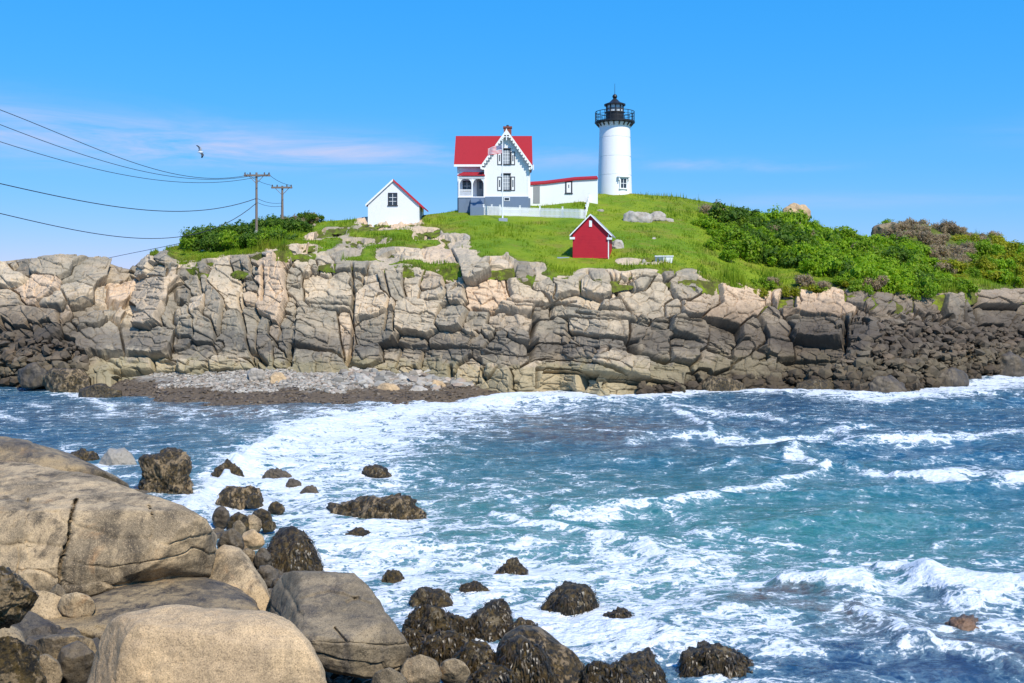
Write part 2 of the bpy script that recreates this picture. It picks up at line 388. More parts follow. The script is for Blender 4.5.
SEEDS = '''33 291 20 12 5 9|50 301 14 8 0 5|15 278 14 9 10 4|55 266 25 8 0 3|85 275 18 12 10 3|78 292 14 12 40 4|102 293 8 11 0 5|118 290 11 11 10 9|148 263 8 10 0 4|165 256 14 7 10 3|152 303 16 26 35 6|172 305 9 18 10 2|182 293 7 8 0 1|88 313 14 14 0 2|147 340 25 14 0 3|98 338 25 14 5 3|163 364 13 7 0 4|130 360 25 6 8 3|104 365 15 11 15 3|30 315 25 9 0 6|8 300 14 10 0 5|20 335 12 7 0 1|45 332 12 8 0 1|60 345 14 9 0 1|18 352 16 8 0 1|40 362 18 8 0 1|70 362 12 8 0 1
186 329 9 7 0 3|180 342 8 10 0 2|190 352 21 8 0 1|190 366 16 5 0 4|228 362 20 6 0 4|224 283 12 13 -30 4|213 308 9 20 5 2|240 335 18 22 10 3|234 302 7 10 0 4|196 285 10 8 0 3|197 304 8 9 0 5|180 313 9 8 0 3|205 330 9 14 0 3
271 290 12 23 5 8|248 332 10 24 5 2|292 278 8 10 0 3|304 264 8 6 20 4|295 290 8 9 0 3|328 284 24 12 2 4|328 302 26 8 2 3|318 326 21 25 8 3|346 332 7 26 -12 6|312 363 25 15 3 3|288 335 8 20 5 2|262 340 8 25 -5 2|372 306 20 20 -30 5|376 325 20 15 -20 2|412 278 10 15 18 4|430 280 9 10 30 6|431 294 11 6 0 4|450 267 17 11 15 7|472 263 16 18 40 4|487 293 25 12 -5 9|457 292 9 10 0 5|418 318 25 18 -8 4|412 338 15 7 0 2|447 318 14 14 15 3|460 338 32 8 5 2|365 352 19 10 0 1|400 355 22 12 5 1|440 360 24 14 5 2|467 373 17 15 5 5|490 376 13 13 0 4|475 317 9 12 25 2|470 332 8 4 0 3|490 332 8 6 0 3|392 285 12 14 15 3|390 268 16 7 0 4|350 262 14 8 0 3
530 292 22 7 15 4|522 305 24 10 8 6|517 321 23 12 15 6|546 288 14 9 30 3|565 287 16 10 -15 4|593 288 14 8 10 4|585 299 24 7 8 5|612 304 17 6 5 2|645 297 24 17 20 4|640 285 12 8 0 3|687 290 14 10 40 3|697 306 15 10 -20 6|714 297 8 14 -10 6|737 301 25 20 12 9|673 309 7 9 0 4|590 312 42 6 6 3|600 326 34 10 4 4|550 328 16 13 10 2|602 339 32 6 3 3|653 342 24 17 10 2|685 349 17 14 0 2|690 329 22 10 18 4|722 338 15 13 0 3|497 333 11 7 -5 2|521 336 15 8 28 2|507 349 26 8 6 2|505 361 28 8 6 1|562 353 30 9 6 0|582 366 50 6 6 3|495 381 26 15 10 5|524 377 17 15 0 5|560 381 21 11 3 5|592 384 15 13 5 4|622 364 30 11 12 4|635 388 38 10 8 4|667 370 20 14 20 3|718 363 26 10 8 4|540 310 14 8 0 1
815 304 32 11 4 9|815 328 30 15 10 3|776 327 20 13 30 5|862 332 17 15 5 2|821 351 27 9 4 1|872 350 27 10 5 1|821 369 30 12 2 3|745 372 27 12 4 3|904 306 9 8 0 7|928 308 14 11 10 7|955 308 10 13 10 3|970 313 8 15 -20 1|1002 296 22 9 3 6|999 316 18 9 5 3|1018 328 7 12 0 2|780 348 16 8 5 1|757 330 14 12 20 4|985 333 14 8 0 1|1005 345 18 8 10 2|1045 300 22 12 5 4|1050 330 20 14 0 2|1090 310 26 16 0 3|1060 352 24 10 5 2|900 330 14 9 10 2|885 312 12 8 0 5|790 300 9 10 0 3'''
def worley(x, y, gw, gh, rot, seed):
    c, s = math.cos(rot), math.sin(rot); u = (x * c + y * s) / gw; v = (-x * s + y * c) / gh
    iu, iv = np.floor(u).astype(np.int64), np.floor(v).astype(np.int64)
    f1 = np.full(u.shape, 9.0); f2 = f1.copy(); a = np.zeros_like(iu); b = np.zeros_like(iu); du = np.zeros_like(u); dv = np.zeros_like(u)
    for i in (-1, 0, 1):
        for j in (-1, 0, 1):
            ci, cj = (iu + i) & 0xffffffff, (iv + j) & 0xffffffff
            pu = iu + i + _hash(ci, cj, ci * 0, seed + 11); pv = iv + j + _hash(ci, cj, ci * 0 + 1, seed + 12)
            d = np.hypot(u - pu, v - pv); m = d < f1
            f2 = np.where(m, f1, np.minimum(f2, d)); f1 = np.where(m, d, f1); a = np.where(m, ci, a); b = np.where(m, cj, b); du = np.where(m, u - pu, du); dv = np.where(m, v - pv, dv)
    return (du, dv), a, b, f1, f2
UNDERCUTS = [([(112, 371), (150, 373), (176, 371)], 2.6, 1.5), ([(205, 371.5), (250, 373)], 2.0, 1.2), ([(292, 345), (288, 362)], 2.6, 1.4), ([(352, 262), (353, 300), (351, 340), (346, 362)], 1.3, .9), ([(252, 350), (264, 362)], 2.4, 1.1),
    ([(298, 346), (320, 350), (342, 355)], 1.6, 1.0), ([(537, 318), (530, 340), (533, 356)], 2.6, 1.2), ([(628, 341), (650, 354), (668, 360)], 2.6, 1.3), ([(470, 306), (500, 308), (535, 314)], 1.5, .8), ([(412, 366), (418, 376)], 2.2, 1.2), ([(448, 364), (450, 384)], 2.0, .9),
    ([(535, 372), (536, 388)], 1.3, .8), ([(580, 376), (581, 388)], 1.3, .8), ([(535, 371), (580, 374), (610, 377), (645, 382)], 1.3, .7), ([(355, 342), (400, 343), (460, 345), (500, 350)], 1.0, .5), ([(400, 344), (395, 366)], 1.0, .5), ([(612, 268), (618, 290), (632, 308)], 1.4, .8), ([(708, 352), (735, 358)], 2.2, 1.0),
    ([(785, 316), (815, 317), (845, 318)], 1.3, .7), ([(846, 318), (845, 345)], 1.8, 1.0), ([(975, 300), (978, 322), (975, 340)], 3.0, 1.8), ([(985, 306), (1018, 308)], 1.5, .9), ([(500, 300), (545, 306), (575, 300)], 1.1, .6), ([(575, 310), (640, 320), (700, 322)], 1.1, .6), ([(565, 330), (600, 336), (640, 338)], 1.2, .7), ([(25, 306), (62, 308)], 1.8, .9), ([(95, 305), (115, 306)], 1.8, .9), ([(240, 265), (238, 300), (244, 330)], 1.1, .7), ([(196, 255), (200, 290)], 1.2, .7), ([(264, 268), (262, 300)], 1.4, .8), ([(352, 305), (300, 300)], .9, .5), ([(385, 270), (390, 300), (384, 330)], 1.0, .6)]
def stroke(x, y, pts, w, asp=1.0):
    """soft brush along a polyline; pts (x,y[,width factor])"""
    r = np.zeros_like(x)
    for a, b in zip(pts[:-1], pts[1:]):
        ax, ay, bx, by = a[0], a[1] * asp, b[0], b[1] * asp; wa = a[2] if len(a) > 2 else 1; wb_ = b[2] if len(b) > 2 else 1
        dx, dy = bx - ax, by - ay; L = dx * dx + dy * dy + 1e-9
        t_ = np.clip(((x - ax) * dx + (y * asp - ay) * dy) / L, 0, 1)
        d = np.hypot(x - ax - t_ * dx, y * asp - ay - t_ * dy) / (w * (wa + (wb_ - wa) * t_))
        r = np.maximum(r, np.exp(-d * d))
    return r
def build_cliff():
    nA, nB, nC, n0 = 270, 130, 14, 8
    xs = np.linspace(-190, 1190, 2500); nc = len(xs)
    yb, yc, yh = yb_(xs), yc_(xs), yh_(xs)
    rows = []; par = []
    for i in range(n0):
        k = (n0 - i) / n0; rows.append(np.stack([xs, yb + 0 * xs, Db_(xs) - 5.0 * k ** 1.2, -k * 4.5 + 0 * xs], 1)); par.append(0.0)
    for i in range(nA):
        t_ = i / (nA - 1.0); y = yb + (yc - yb) * t_; rows.append(np.stack([xs, y, Dxy(xs, y), 0 * xs], 1)); par.append(t_)
    for i in range(1, nB + 1):
        t_ = i / nB; y = yc + (yh - yc) * t_; rows.append(np.stack([xs, y, Dxy(xs, y), 0 * xs], 1)); par.append(1 + t_)
    A = np.stack(rows); nr0 = A.shape[0]
    px, py, D = A[..., 0], A[..., 1], A[..., 2]
    X = (px - CX) / F * D; Z = CAMZ - (py - HZ) / F * D + A[..., 3]
    Y = D.copy()
    back = []
    for i in range(1, nC + 1):     # the far side falls away to the sea
        k = i / nC; back.append((X[-1] * (1 + .14 * k), Y[-1] + 40 * k, Z[-1] - (Z[-1] + 4) * k ** 1.7))
    X = np.concatenate([X, [b[0] for b in back]]); Y = np.concatenate([Y, [b[1] for b in back]]); Z = np.concatenate([Z, [b[2] for b in back]])
    pxx = np.concatenate([px, np.repeat(px[-1:], nC, 0)]); pyy = np.concatenate([py, np.repeat(py[-1:], nC, 0)])
    nr = X.shape[0]; P = np.stack([X, Y, Z], -1)
    du = np.gradient(P, axis=1); dv = np.gradient(P, axis=0); N = np.cross(du, dv); N /= np.linalg.norm(N, axis=-1, keepdims=True) + 1e-9
    # jointed blocks
    x = pxx.ravel(); y = pyy.ravel()
    wx = x + 1.1 * fbm(x / 23., y / 23., 1.5, 2, .5, 3) + .45 * fbm(x / 4., y / 4., 2.5, 2, .6, 5)
    wy = y + 1.0 * fbm(x / 23., y / 20., 7.5, 2, .5, 9) + .45 * fbm(x / 4., y / 4., 8.5, 2, .6, 11)
    seeds = [tuple(float(q) for q in s.split()) for s in SEEDS.replace('\n', '|').split('|')]
    rr = random.Random(5)
    seeds = [s[:6] + (rr.uniform(-.45, .55),) for s in seeds]
    # small infill blocks; finer and darker rubble at the right and far left foot
    for i in range(900):
        a = rr.uniform(-190, 1190); b = rr.uniform(float(yc_(a)) - 6, float(yb_(a)) + 6)
        rub = (a > 835 and b > 311 and not (975 < a < 1060 and b < 326)) or (a < 85 and b > 322)
        if not rub and min(max(abs(a - s[0]) / s[2], abs(b - s[1]) / s[3]) for s in seeds) < 1.12: continue
        w = rr.uniform(4, 9) * (1.0 if not rub else .75); h = w * rr.uniform(.55, .95)
        seeds.append((a, b, w, h, rr.uniform(-25, 35), rr.choice([1, 2, 3, 3, 4, 5, 7]), rr.uniform(-.5, .25) - (.15 if not rub else -.1)))
    sk = [rr.uniform(-1, 1) for _ in seeds]
    n = len(x); d1 = np.full(n, 9.0, np.float32); d2 = np.full(n, 9.0, np.float32); id1 = np.zeros(n, np.int32)
    uu = np.zeros(n, np.float32); vv = np.zeros(n, np.float32)
    order = np.argsort(x, kind='stable'); xso = x[order]
    for k, s in enumerate(seeds):
        rad = 2.6 * max(s[2], s[3])
        lo, hi = np.searchsorted(xso, s[0] - rad), np.searchsorted(xso, s[0] + rad)
        ix = order[lo:hi]; ix = ix[np.abs(y[ix] - s[1]) < rad]
        ca, sa = math.cos(R(s[4])), math.sin(R(s[4])); ax, ay = wx[ix] - s[0], wy[ix] - s[1]
        u = (ax * ca + ay * sa) / s[2]; v = (-ax * sa + ay * ca) / s[3]
        d = np.maximum(np.abs(u + .22 * v * sk[k]), np.abs(v + .22 * u * sk[-k])) + .12 * (np.abs(u) + np.abs(v))
        m = d < d1[ix]; j = ix[m]; d2[j] = d1[j]; d1[j] = d[m]; id1[j] = k; uu[j] = u[m]; vv[j] = v[m]
        q = (~m) & (d < d2[ix]); d2[ix[q]] = d[q]
    S = np.array(seeds); sz = np.minimum(S[:, 2], S[:, 3])[id1]
    e = (np.minimum(d2, 1.9) - d1) * sz * .5          # pixels from the joint
    edge = 1 - np.exp(-(np.maximum(e, 0) / (.55 + sz * .008)) ** 2.2)
    tx = np.array([rr.choice((-1, 1, 1)) * rr.uniform(.08, .5) for _ in seeds])[id1]; ty = np.array([rr.uniform(-.35, .5) for _ in seeds])[id1]
    szm = sz * .09
    h = 1.0 * S[id1, 6] * np.minimum(1.0, szm * .9 + .2) + .85 * szm * (tx * uu + ty * vv) 
    void = sstep(1.7, 2.6, d1)
    depth = np.minimum(.75, .38 + szm * .36)
    h = h - depth * (1 - edge) - .5 * void
    for (gw, gh, am, cr, rot, sd) in ((15., 10., .17, .10, .35, 301), (7., 4.4, .05, .03, -.25, 311)):      # smaller angular fragments
        w1_, i1, i2, f1_, f2_ = worley(wx, wy, gw, gh, rot, sd)
        k = (_hash(i1, i2, i1 * 0, sd + 1) - .5); ka = _hash(i1, i2, i1 * 0, sd + 2) - .5; kb = _hash(i1, i2, i1 * 0, sd + 3) - .4
        h = h + am * (k * 1.6 + (w1_[0] * ka + w1_[1] * kb) * 2.0) - cr * np.exp(-((f2_ - f1_) * min(gw, gh) / 1.1) ** 2) * (k > -.15)
    # thin second-order joints
    gx = wx / 13. + .25 * wy / 13.; gy = wy / 5.5 - .12 * wx / 5.5 + 2.0 * vnoise(wx / 60., wy / 60., .5, 61)
    cx = np.floor(gx); cy = np.floor(gy); jx = _hash(cx.astype(np.int64) & 0xffffffff, cy.astype(np.int64) & 0xffffffff, cx.astype(np.int64) * 0, 77)
    jy = _hash(np.floor(gx + .5).astype(np.int64) & 0xffffffff, cy.astype(np.int64) & 0xffffffff, cy.astype(np.int64) * 0 + 3, 79)
    lin = np.minimum(np.abs(gy - cy - .5) * 5.5, 9)
    linv = np.abs(gx - cx - .3 - .4 * jx) * 13
    h = h - .16 * np.exp(-(lin / .75) ** 2) * (jy > .78) - .14 * np.exp(-(linv / .7) ** 2) * (jx > .84)
    h = h + (jx - .5) * .10
    Xr, Yr, Zr = X.ravel(), Y.ravel(), Z.ravel()
    h = h + .10 * fbm(Xr / 2.6, Yr / 2.6, Zr / 2.6, 5, .5, 21) + .04 * np.abs(fbm(Xr / .6, Yr / .6, Zr / .6, 3, .6, 22))
    for pts, w_, dp in UNDERCUTS: h = h - dp * stroke(wx, wy, pts, w_)
    g = grassmask(x, y)
    sec = np.concatenate([np.array(par), np.full(nC, 2.0)])[:, None].repeat(nc, 1).ravel()
    fl = np.where(sec > 1.02, sstep(-2.5, .5, g), sstep(-1.2, .8, g))
    hs_ = .22 * fbm(Xr / 2.5, Yr / 2.5, Zr / 2.5, 4, .55, 31)
    up = np.where(sec > 1.0, .55, 1.0)
    h = h * (1 - fl) * up + hs_ * fl
    h = np.where(sec >= 2.0, hs_, h)
    # slabs rise a little out of the turf
    for (a, b, w, hh) in SLABS: h = h + .30 * np.exp(-(((x - a) / w) ** 4 + ((y - b) / hh) ** 4))
    P2 = P.reshape(-1, 3) + N.reshape(-1, 3) * h[:, None]
    pr = np.random.default_rng(3).random(len(seeds))
    pink = np.clip((S[:, 5] - 3.0) / 7.0, 0, 1) * .95 + .12 * pr
    tone = np.clip(S[:, 5] / 8.0 + .25 * (pr - .5), 0, 1) * np.interp(S[:, 0], [825, 865, 1100], [1, .35, .4])
    pale = np.array([1.0 if s[5] in (4., 5.) else 0 for s in seeds]) * .2
    bank = ((x > 735) & (x < 940) & (y > 280) & (y < 314) & (S[id1, 5] != 9) & (sec < 1.9)) * 1.0
    weed = np.clip(np.interp(x, [-200, 60, 110, 620, 700, 800, 900], [.9, .9, .1, .15, .7, .9, 1.0]) + .25 * fbm(x / 40., y / 20., .3, 3, .5, 55), 0, 1)
    # second (upper) ledge at the far right stays dry and reddish
    blk = np.stack([np.clip(tone[id1] + pale[id1], 0, 1) * (1 - .9 * bank), np.clip(pink[id1] * (1 - bank) + .35 * bank, 0, 1), weed], 1)
    Q = grid_quads(nr, nc, (sec < 1.0) | (g < 1.4) | (sec >= 2.0) | (x < 150))
    V, Q, at_ = compact(P2, Q, {'block': blk})
    o = mesh_np('cliff', V, Q, M['cliff'], smooth=False, attrs=at_); tag(o, kind='structure'); return o
build_cliff()

# turf over the crown of the headland
t = NT('meadow_turf'); p = t.pos()
c = t.mix(t.ramp(t.noise(.13, 5, .65), .38, .60), (.135, .225, .010), (.215, .275, .014))
c = t.mix(t.ramp(t.noise(.5, 5, .65), .46, .72, 0, .7), c, (.085, .160, .010))
c = t.mix(t.ramp(t.noise(.33, 6, .7, t.scl(p, (.7, 1.0, 2.0))), .49, .70, 0, .65), c, (.25, .185, .045))
c = t.mix(t.ramp(t.noise(2.6, 5, .7), .56, .76, 0, .55), c, (.060, .085, .012))
fr = t.attr('fringe'); c = t.mix(t.math('MULTIPLY', fr, t.ramp(t.noise(1.2, 5, .7), .3, .6)), c, (.085, .082, .022))
M['turf'] = t.out(c, .9, t.bump(t.math('ADD', t.noise(2.2, 5, .7), t.math('MULTIPLY', t.noise(9, 4, .7), .5)), .7, .25), .15)
def build_turf():
    xs = np.linspace(140, 1190, 1060); ts = np.linspace(-.22, 1, 200); nB = len(ts); nC = 10; nc = len(xs)
    yc, yh, yb = yc_(xs), yh_(xs), yb_(xs)
    y = np.stack([np.where(t_ >= 0, yc + (yh - yc) * t_, yc + (yb - yc) * (-t_)) for t_ in ts]); x = np.repeat(xs[None], nB, 0)
    D = Dxy(x, y); X = (x - CX) / F * D; Z = CAMZ - (y - HZ) / F * D
    off = np.clip(grassmask(x, y), -3, .6) * .22 - .06 + .08 * fbm(X / 1.6, D / 1.6, 0, 4, .6, 71)
    off = np.minimum(off, .14); Z = Z + off + .05
    bx, by, bz = [X], [D], [Z]
    for i in range(1, nC + 1):
        k = i / nC; bx.append(X[-1:] * (1 + .14 * k)); by.append(D[-1:] + 40 * k); bz.append(Z[-1:] - (Z[-1:] + 4) * k ** 1.7 + .1)
    V = np.stack([np.concatenate(bx), np.concatenate(by), np.concatenate(bz)], -1).reshape(-1, 3)
    fringe = np.clip(1.2 - grassmask(x, y) * .9, 0, 1); dry = .9 * sstep(862, 890, x) * sstep(272, 258, y + .0 * x) * sstep(1000, 960, x) + .35 * sstep(640, 700, x) * sstep(225, 205, y)
    fringe = np.concatenate([np.maximum(fringe, dry).ravel(), np.repeat(dry[-1][None], nC, 0).ravel()])
    keep = np.concatenate([(off > -.45).ravel(), np.ones(nC * nc, bool)])
    V, Q, at_ = compact(V, grid_quads(nB + nC, nc, keep), {'fringe': fringe})
    o = mesh_np('hill', V, Q, M['turf'], attrs=at_); tag(o, kind='structure')
build_turf()

# grass blades on the turf, denser and taller towards the right
t = NT('grass_blades')
c = t.mix(t.ramp(t.noise(.22, 4, .6), .35, .62), (.15, .265, .012), (.26, .345, .016))
c = t.mix(t.ramp(t.noise(.5, 5, .65), .50, .74, 0, .6), c, (.08, .17, .010))
c = t.mix(t.ramp(t.noise(.33, 6, .7, t.scl(t.pos(), (.7, 1.0, 2.0))), .51, .72, 0, .6), c, (.30, .22, .055))
M['grass'] = t.out(c, .7, None, .2); translucent(t, c, .45)
def build_grass(n=72000):
    g = np.random.default_rng(11)
    x = g.uniform(150, 1040, n); s = g.random(n) ** .9
    y = yc_(x) + 11 + (yh_(x) - yc_(x) - 11) * s
    k = (grassmask(x, y) > .05) & ~((x > 482) & (x < 590) & (y > 213) & (y < 223)); x, y = x[k], y[k]; n = len(x)
    D = Dxy(x, y); bx = (x - CX) / F * D; bz = CAMZ - (y - HZ) / F * D + np.clip(grassmask(x, y), -3, .6) * .22 - .06
    H = g.uniform(.08, .19, n) * np.interp(x, [160, 300, 620, 700, 860, 1040], [1.2, .9, .75, 1.3, 1.9, 1.7]) * (1 + .8 * (vnoise(bx / 3, D / 3, 0, 91) > .6))
    H = H * (1 + 1.5 * sstep(.56, .72, vnoise(bx / 1.4, D / 1.4, 4, 95))) * np.where((y > yc_(x) - 8) & (x > 200), 1.7, np.where(x < 185, .6, 1.0)) * np.where((x > 866) & (y < 262) & (x < 965), .3, 1.0)
    a = g.uniform(0, 6.28, n); w = g.uniform(.03, .07, n); lean = g.uniform(-.12, .12, (n, 2))
    c_, s_ = np.cos(a) * w, np.sin(a) * w
    p0 = np.stack([bx - c_, D - s_, bz - .03], 1); p1 = np.stack([bx + c_, D + s_, bz - .03], 1); p2 = np.stack([bx + lean[:, 0], D + lean[:, 1], bz + H], 1)
    V = np.stack([p0, p1, p2], 1).reshape(-1, 3)
    o = mesh_np('grass', V, np.arange(3 * n).reshape(n, 3), M['grass'], smooth=False); tag(o, 'short bright green grass over the crown of the headland', 'grass', None, 'stuff')
build_grass()

# ------------------------------------------------------------------ pebble beach below the cliff
def beach_z(X, Y):
    x = CX + F * X / Y
    wl = np.interp(x, [-50, 30, 75, 110, 160, 240, 330, 430, 500, 560], [97, 95, 90, 86, 79.5, 77, 75.6, 77.5, 82, 88])
    wl = wl + 2.4 * fbm(X / 5.5, Y / 5.5, .7, 3, .55, 13)
    return (Y - wl) * .135 + .10 * fbm(X / 3, Y / 3, 0, 3, .5, 14)
t = NT('beach_shingle'); p = t.pos(); z = t.sep(p)[2]
v = t.n('ShaderNodeTexVoronoi'); t.put(v.inputs['Vector'], p); v.inputs['Scale'].default_value = 3.2
sc = t.n('ShaderNodeSeparateColor'); t.put(sc.inputs[0], v.outputs[1])
peb = t.mix(sc.outputs[0], (.20, .18, .15), (.42, .385, .325)); peb = t.mix(t.ramp(sc.outputs[1], .7, .9, 0, .4), peb, (.30, .20, .13))
weed = t.mix(t.noise(3, 7, .75), (.045, .031, .020), (.215, .155, .095))
c = t.mix(t.ramp(t.math('ADD', z, t.math('MULTIPLY', t.math('SUBTRACT', t.noise(.45, 6, .7), .5), 1.5)),   .62, 1.05), weed, peb)
M['beach'] = t.out(c, .8, t.bump(t.math('ADD', t.math('MULTIPLY', v.outputs[0], -1.0), t.noise(8, 5, .7)), .8, .15), .3)
def build_beach():
    xs = np.linspace(-48, 6, 320); ys = np.linspace(66, 96, 200); X, Y = np.meshgrid(xs, ys)
    Z = beach_z(X, Y); k = (Z > -1.2) & (Z < 3.0)
    V, Q, _ = compact(np.stack([X, Y, Z], -1).reshape(-1, 3), grid_quads(200, 320, k.ravel()))
    tag(mesh_np('beach', V, Q, M['beach']), kind='structure')
build_beach()
ICO = None
def pebbles(name, pts, sizes, mat, seed, flat=.65, wet=0.0):
    """many small angular stones as one mesh"""
    ph = (1 + 5 ** .5) / 2
    iv = np.array([(-1, ph, 0), (1, ph, 0), (-1, -ph, 0), (1, -ph, 0), (0, -1, ph), (0, 1, ph), (0, -1, -ph), (0, 1, -ph), (ph, 0, -1), (ph, 0, 1), (-ph, 0, -1), (-ph, 0, 1)]) / 1.9
    it = np.array([(0, 11, 5), (0, 5, 1), (0, 1, 7), (0, 7, 10), (0, 10, 11), (1, 5, 9), (5, 11, 4), (11, 10, 2), (10, 7, 6), (7, 1, 8), (3, 9, 4), (3, 4, 2), (3, 2, 6), (3, 6, 8), (3, 8, 9), (4, 9, 5), (2, 4, 11), (6, 2, 10), (8, 6, 7), (9, 8, 1)])
    g = np.random.default_rng(seed); n = len(pts)
    v = iv[None] * (1 + g.uniform(-.28, .28, (n, 12, 1))) * np.stack([g.uniform(.7, 1.4, n), g.uniform(.7, 1.3, n), flat * g.uniform(.7, 1.3, n)], -1)[:, None]
    a = g.uniform(0, 6.28, n); c, s = np.cos(a)[:, None], np.sin(a)[:, None]
    v = np.stack([v[..., 0] * c - v[..., 1] * s, v[..., 0] * s + v[..., 1] * c, v[..., 2] + .25 * v[..., 0] * g.uniform(-1, 1, (n, 1))], -1)
    v = v * np.asarray(sizes)[:, None, None] + np.asarray(pts)[:, None]
    T = (it[None] + 12 * np.arange(n)[:, None, None]).reshape(-1, 3)
    tn = np.repeat(g.random(n), 12)
    return mesh_np(name, v.reshape(-1, 3), T, mat, smooth=False, attrs={'block': np.stack([tn, np.repeat(g.random(n) ** 3, 12), tn * 0 + wet], 1)})
t = NT('pebble_stone'); ba = t.n('ShaderNodeAttribute', attribute_name='block'); sp = t.n('ShaderNodeSeparateColor'); t.put(sp.inputs[0], ba.outputs['Color'])
c = t.mix(sp.outputs[0], (.17, .155, .13), (.46, .42, .355)); c = t.mix(t.math('MULTIPLY', sp.outputs[1], .5), c, (.34, .21, .13))
M['pebble'] = t.out(c, .85, t.bump(t.noise(9, 5, .7), .5, .06), .25)
def build_pebbles():
    g = np.random.default_rng(21); n = 14000
    x = g.uniform(150, 480, n); Y = g.uniform(78, 90, n); X = (x - CX) / F * Y; Z = beach_z(X, Y)
    k = (Z > .72 + .6 * fbm(X / 2, Y / 2, 0, 3, .5, 8) + np.interp(x, [150, 200, 330, 440, 480], [.25, -.1, -.1, .1, .3])) & (Z < 2.2)
    X, Y, Z = X[k], Y[k], Z[k]; n = len(X)
    s = (.07 + .16 * g.random(n) ** 3) * (1 + 1.6 * sstep(300, 380, CX + F * X / Y) * (g.random(n) > .8))
    o = pebbles('gravel', np.stack([X, Y, Z + s * .2], 1), s, M['pebble'], 22); tag(o, 'pale pebbles of the little beach below the cliff', 'gravel', None, 'stuff')
    # dark wet wrack stones at the water's edge
    n = 7000; x = g.uniform(60, 500, n); Y = g.uniform(74, 92, n); X = (x - CX) / F * Y; Z = beach_z(X, Y); k = (Z > -.12) & (Z < .9)
    X, Y, Z = X[k], Y[k], Z[k]; s = .06 + .22 * g.random(len(X)) ** 4
    o = pebbles('seaweed', np.stack([X, Y, Z], 1), s, M['wrack'], 24, .5); tag(o, 'strip of dark brown seaweed and wet stones along the beach', 'seaweed', None, 'stuff')
t = NT('wrack_line')
M['wrack'] = t.out(t.mix(t.ramp(t.noise(3, 6, .7), .35, .7), (.035, .025, .016), (.20, .145, .09)), .5, None, .4)
build_pebbles()
def build_rubble():
    g = np.random.default_rng(31); P = []; S = []
    for i in range(1500):
        r = g.random()
        x = g.uniform(835, 1060) if r < .75 else (g.uniform(-60, 85) if r < .9 else g.uniform(640, 840))
        lo = np.interp(x, [-60, 85, 640, 660, 835, 880, 1060], [330, 345, 386, 386, 366, 322, 334])
        y = g.uniform(lo, yb_(x) + 3)
        p = at(x, y, float(Dxy(x, y)) - .2); s = .16 + .55 * g.random() ** 2.6
        P.append(p + np.array((0, 0, .1))); S.append(s)
    o = pebbles('rubble', P, S, M['cliff'], 33, .8, 1.0); tag(o, 'dark angular rubble heaped along the foot of the cliff', 'rubble', None, 'stuff')
build_rubble()

# ------------------------------------------------------------------ near shore under the boulders
def shore_z(X, Y):
    wl = np.interp(X, [-60, -34, -21.5, -13, -8, -3.2, 1.0, 4.1, 5.5, 7.5, 14], [70, 62, 51, 40, 33.5, 27.0, 24.0, 21.0, 17.0, 8, -12])
    d = (wl - Y); d2 = d * .75
    return np.where(d2 > 0, .20 * d2, .5 * d2)
def build_shore():
    xs = np.linspace(-34, 16, 640); ys = np.linspace(4, 56, 700); X, Y = np.meshgrid(xs, ys)
    Z = np.clip(shore_z(X, Y), -3, 7.2) - .35
    a = fbm(X / .9, Y / .9, 0, 4, .6, 15); Z = Z + .35 * np.abs(a) + .3 * fbm(X / 3, Y / 3, 0, 3, .5, 17)
    for (gw, gh, am, rot, sd) in ((1.5, 1.2, .42, .3, 401), (.6, .5, .16, -.4, 411)):
        w_, i1, i2, f1_, f2_ = worley(X, Y, gw, gh, rot, sd); Z = Z + am * ((_hash(i1, i2, i1 * 0, sd) - .5) + 1.3 * (w_[0] * (_hash(i1, i2, i1 * 0, sd + 2) - .5) + w_[1] * (_hash(i1, i2, i1 * 0, sd + 3) - .5))) - am * .8 * np.exp(-((f2_ - f1_) / .12) ** 2)
    V, Q, _ = compact(np.stack([X, Y, Z], -1).reshape(-1, 3), grid_quads(700, 640, (Z > -2.5).ravel()))
    tag(mesh_np('shore', V, Q, M['wet_rock'], smooth=False), kind='structure')
build_shore()

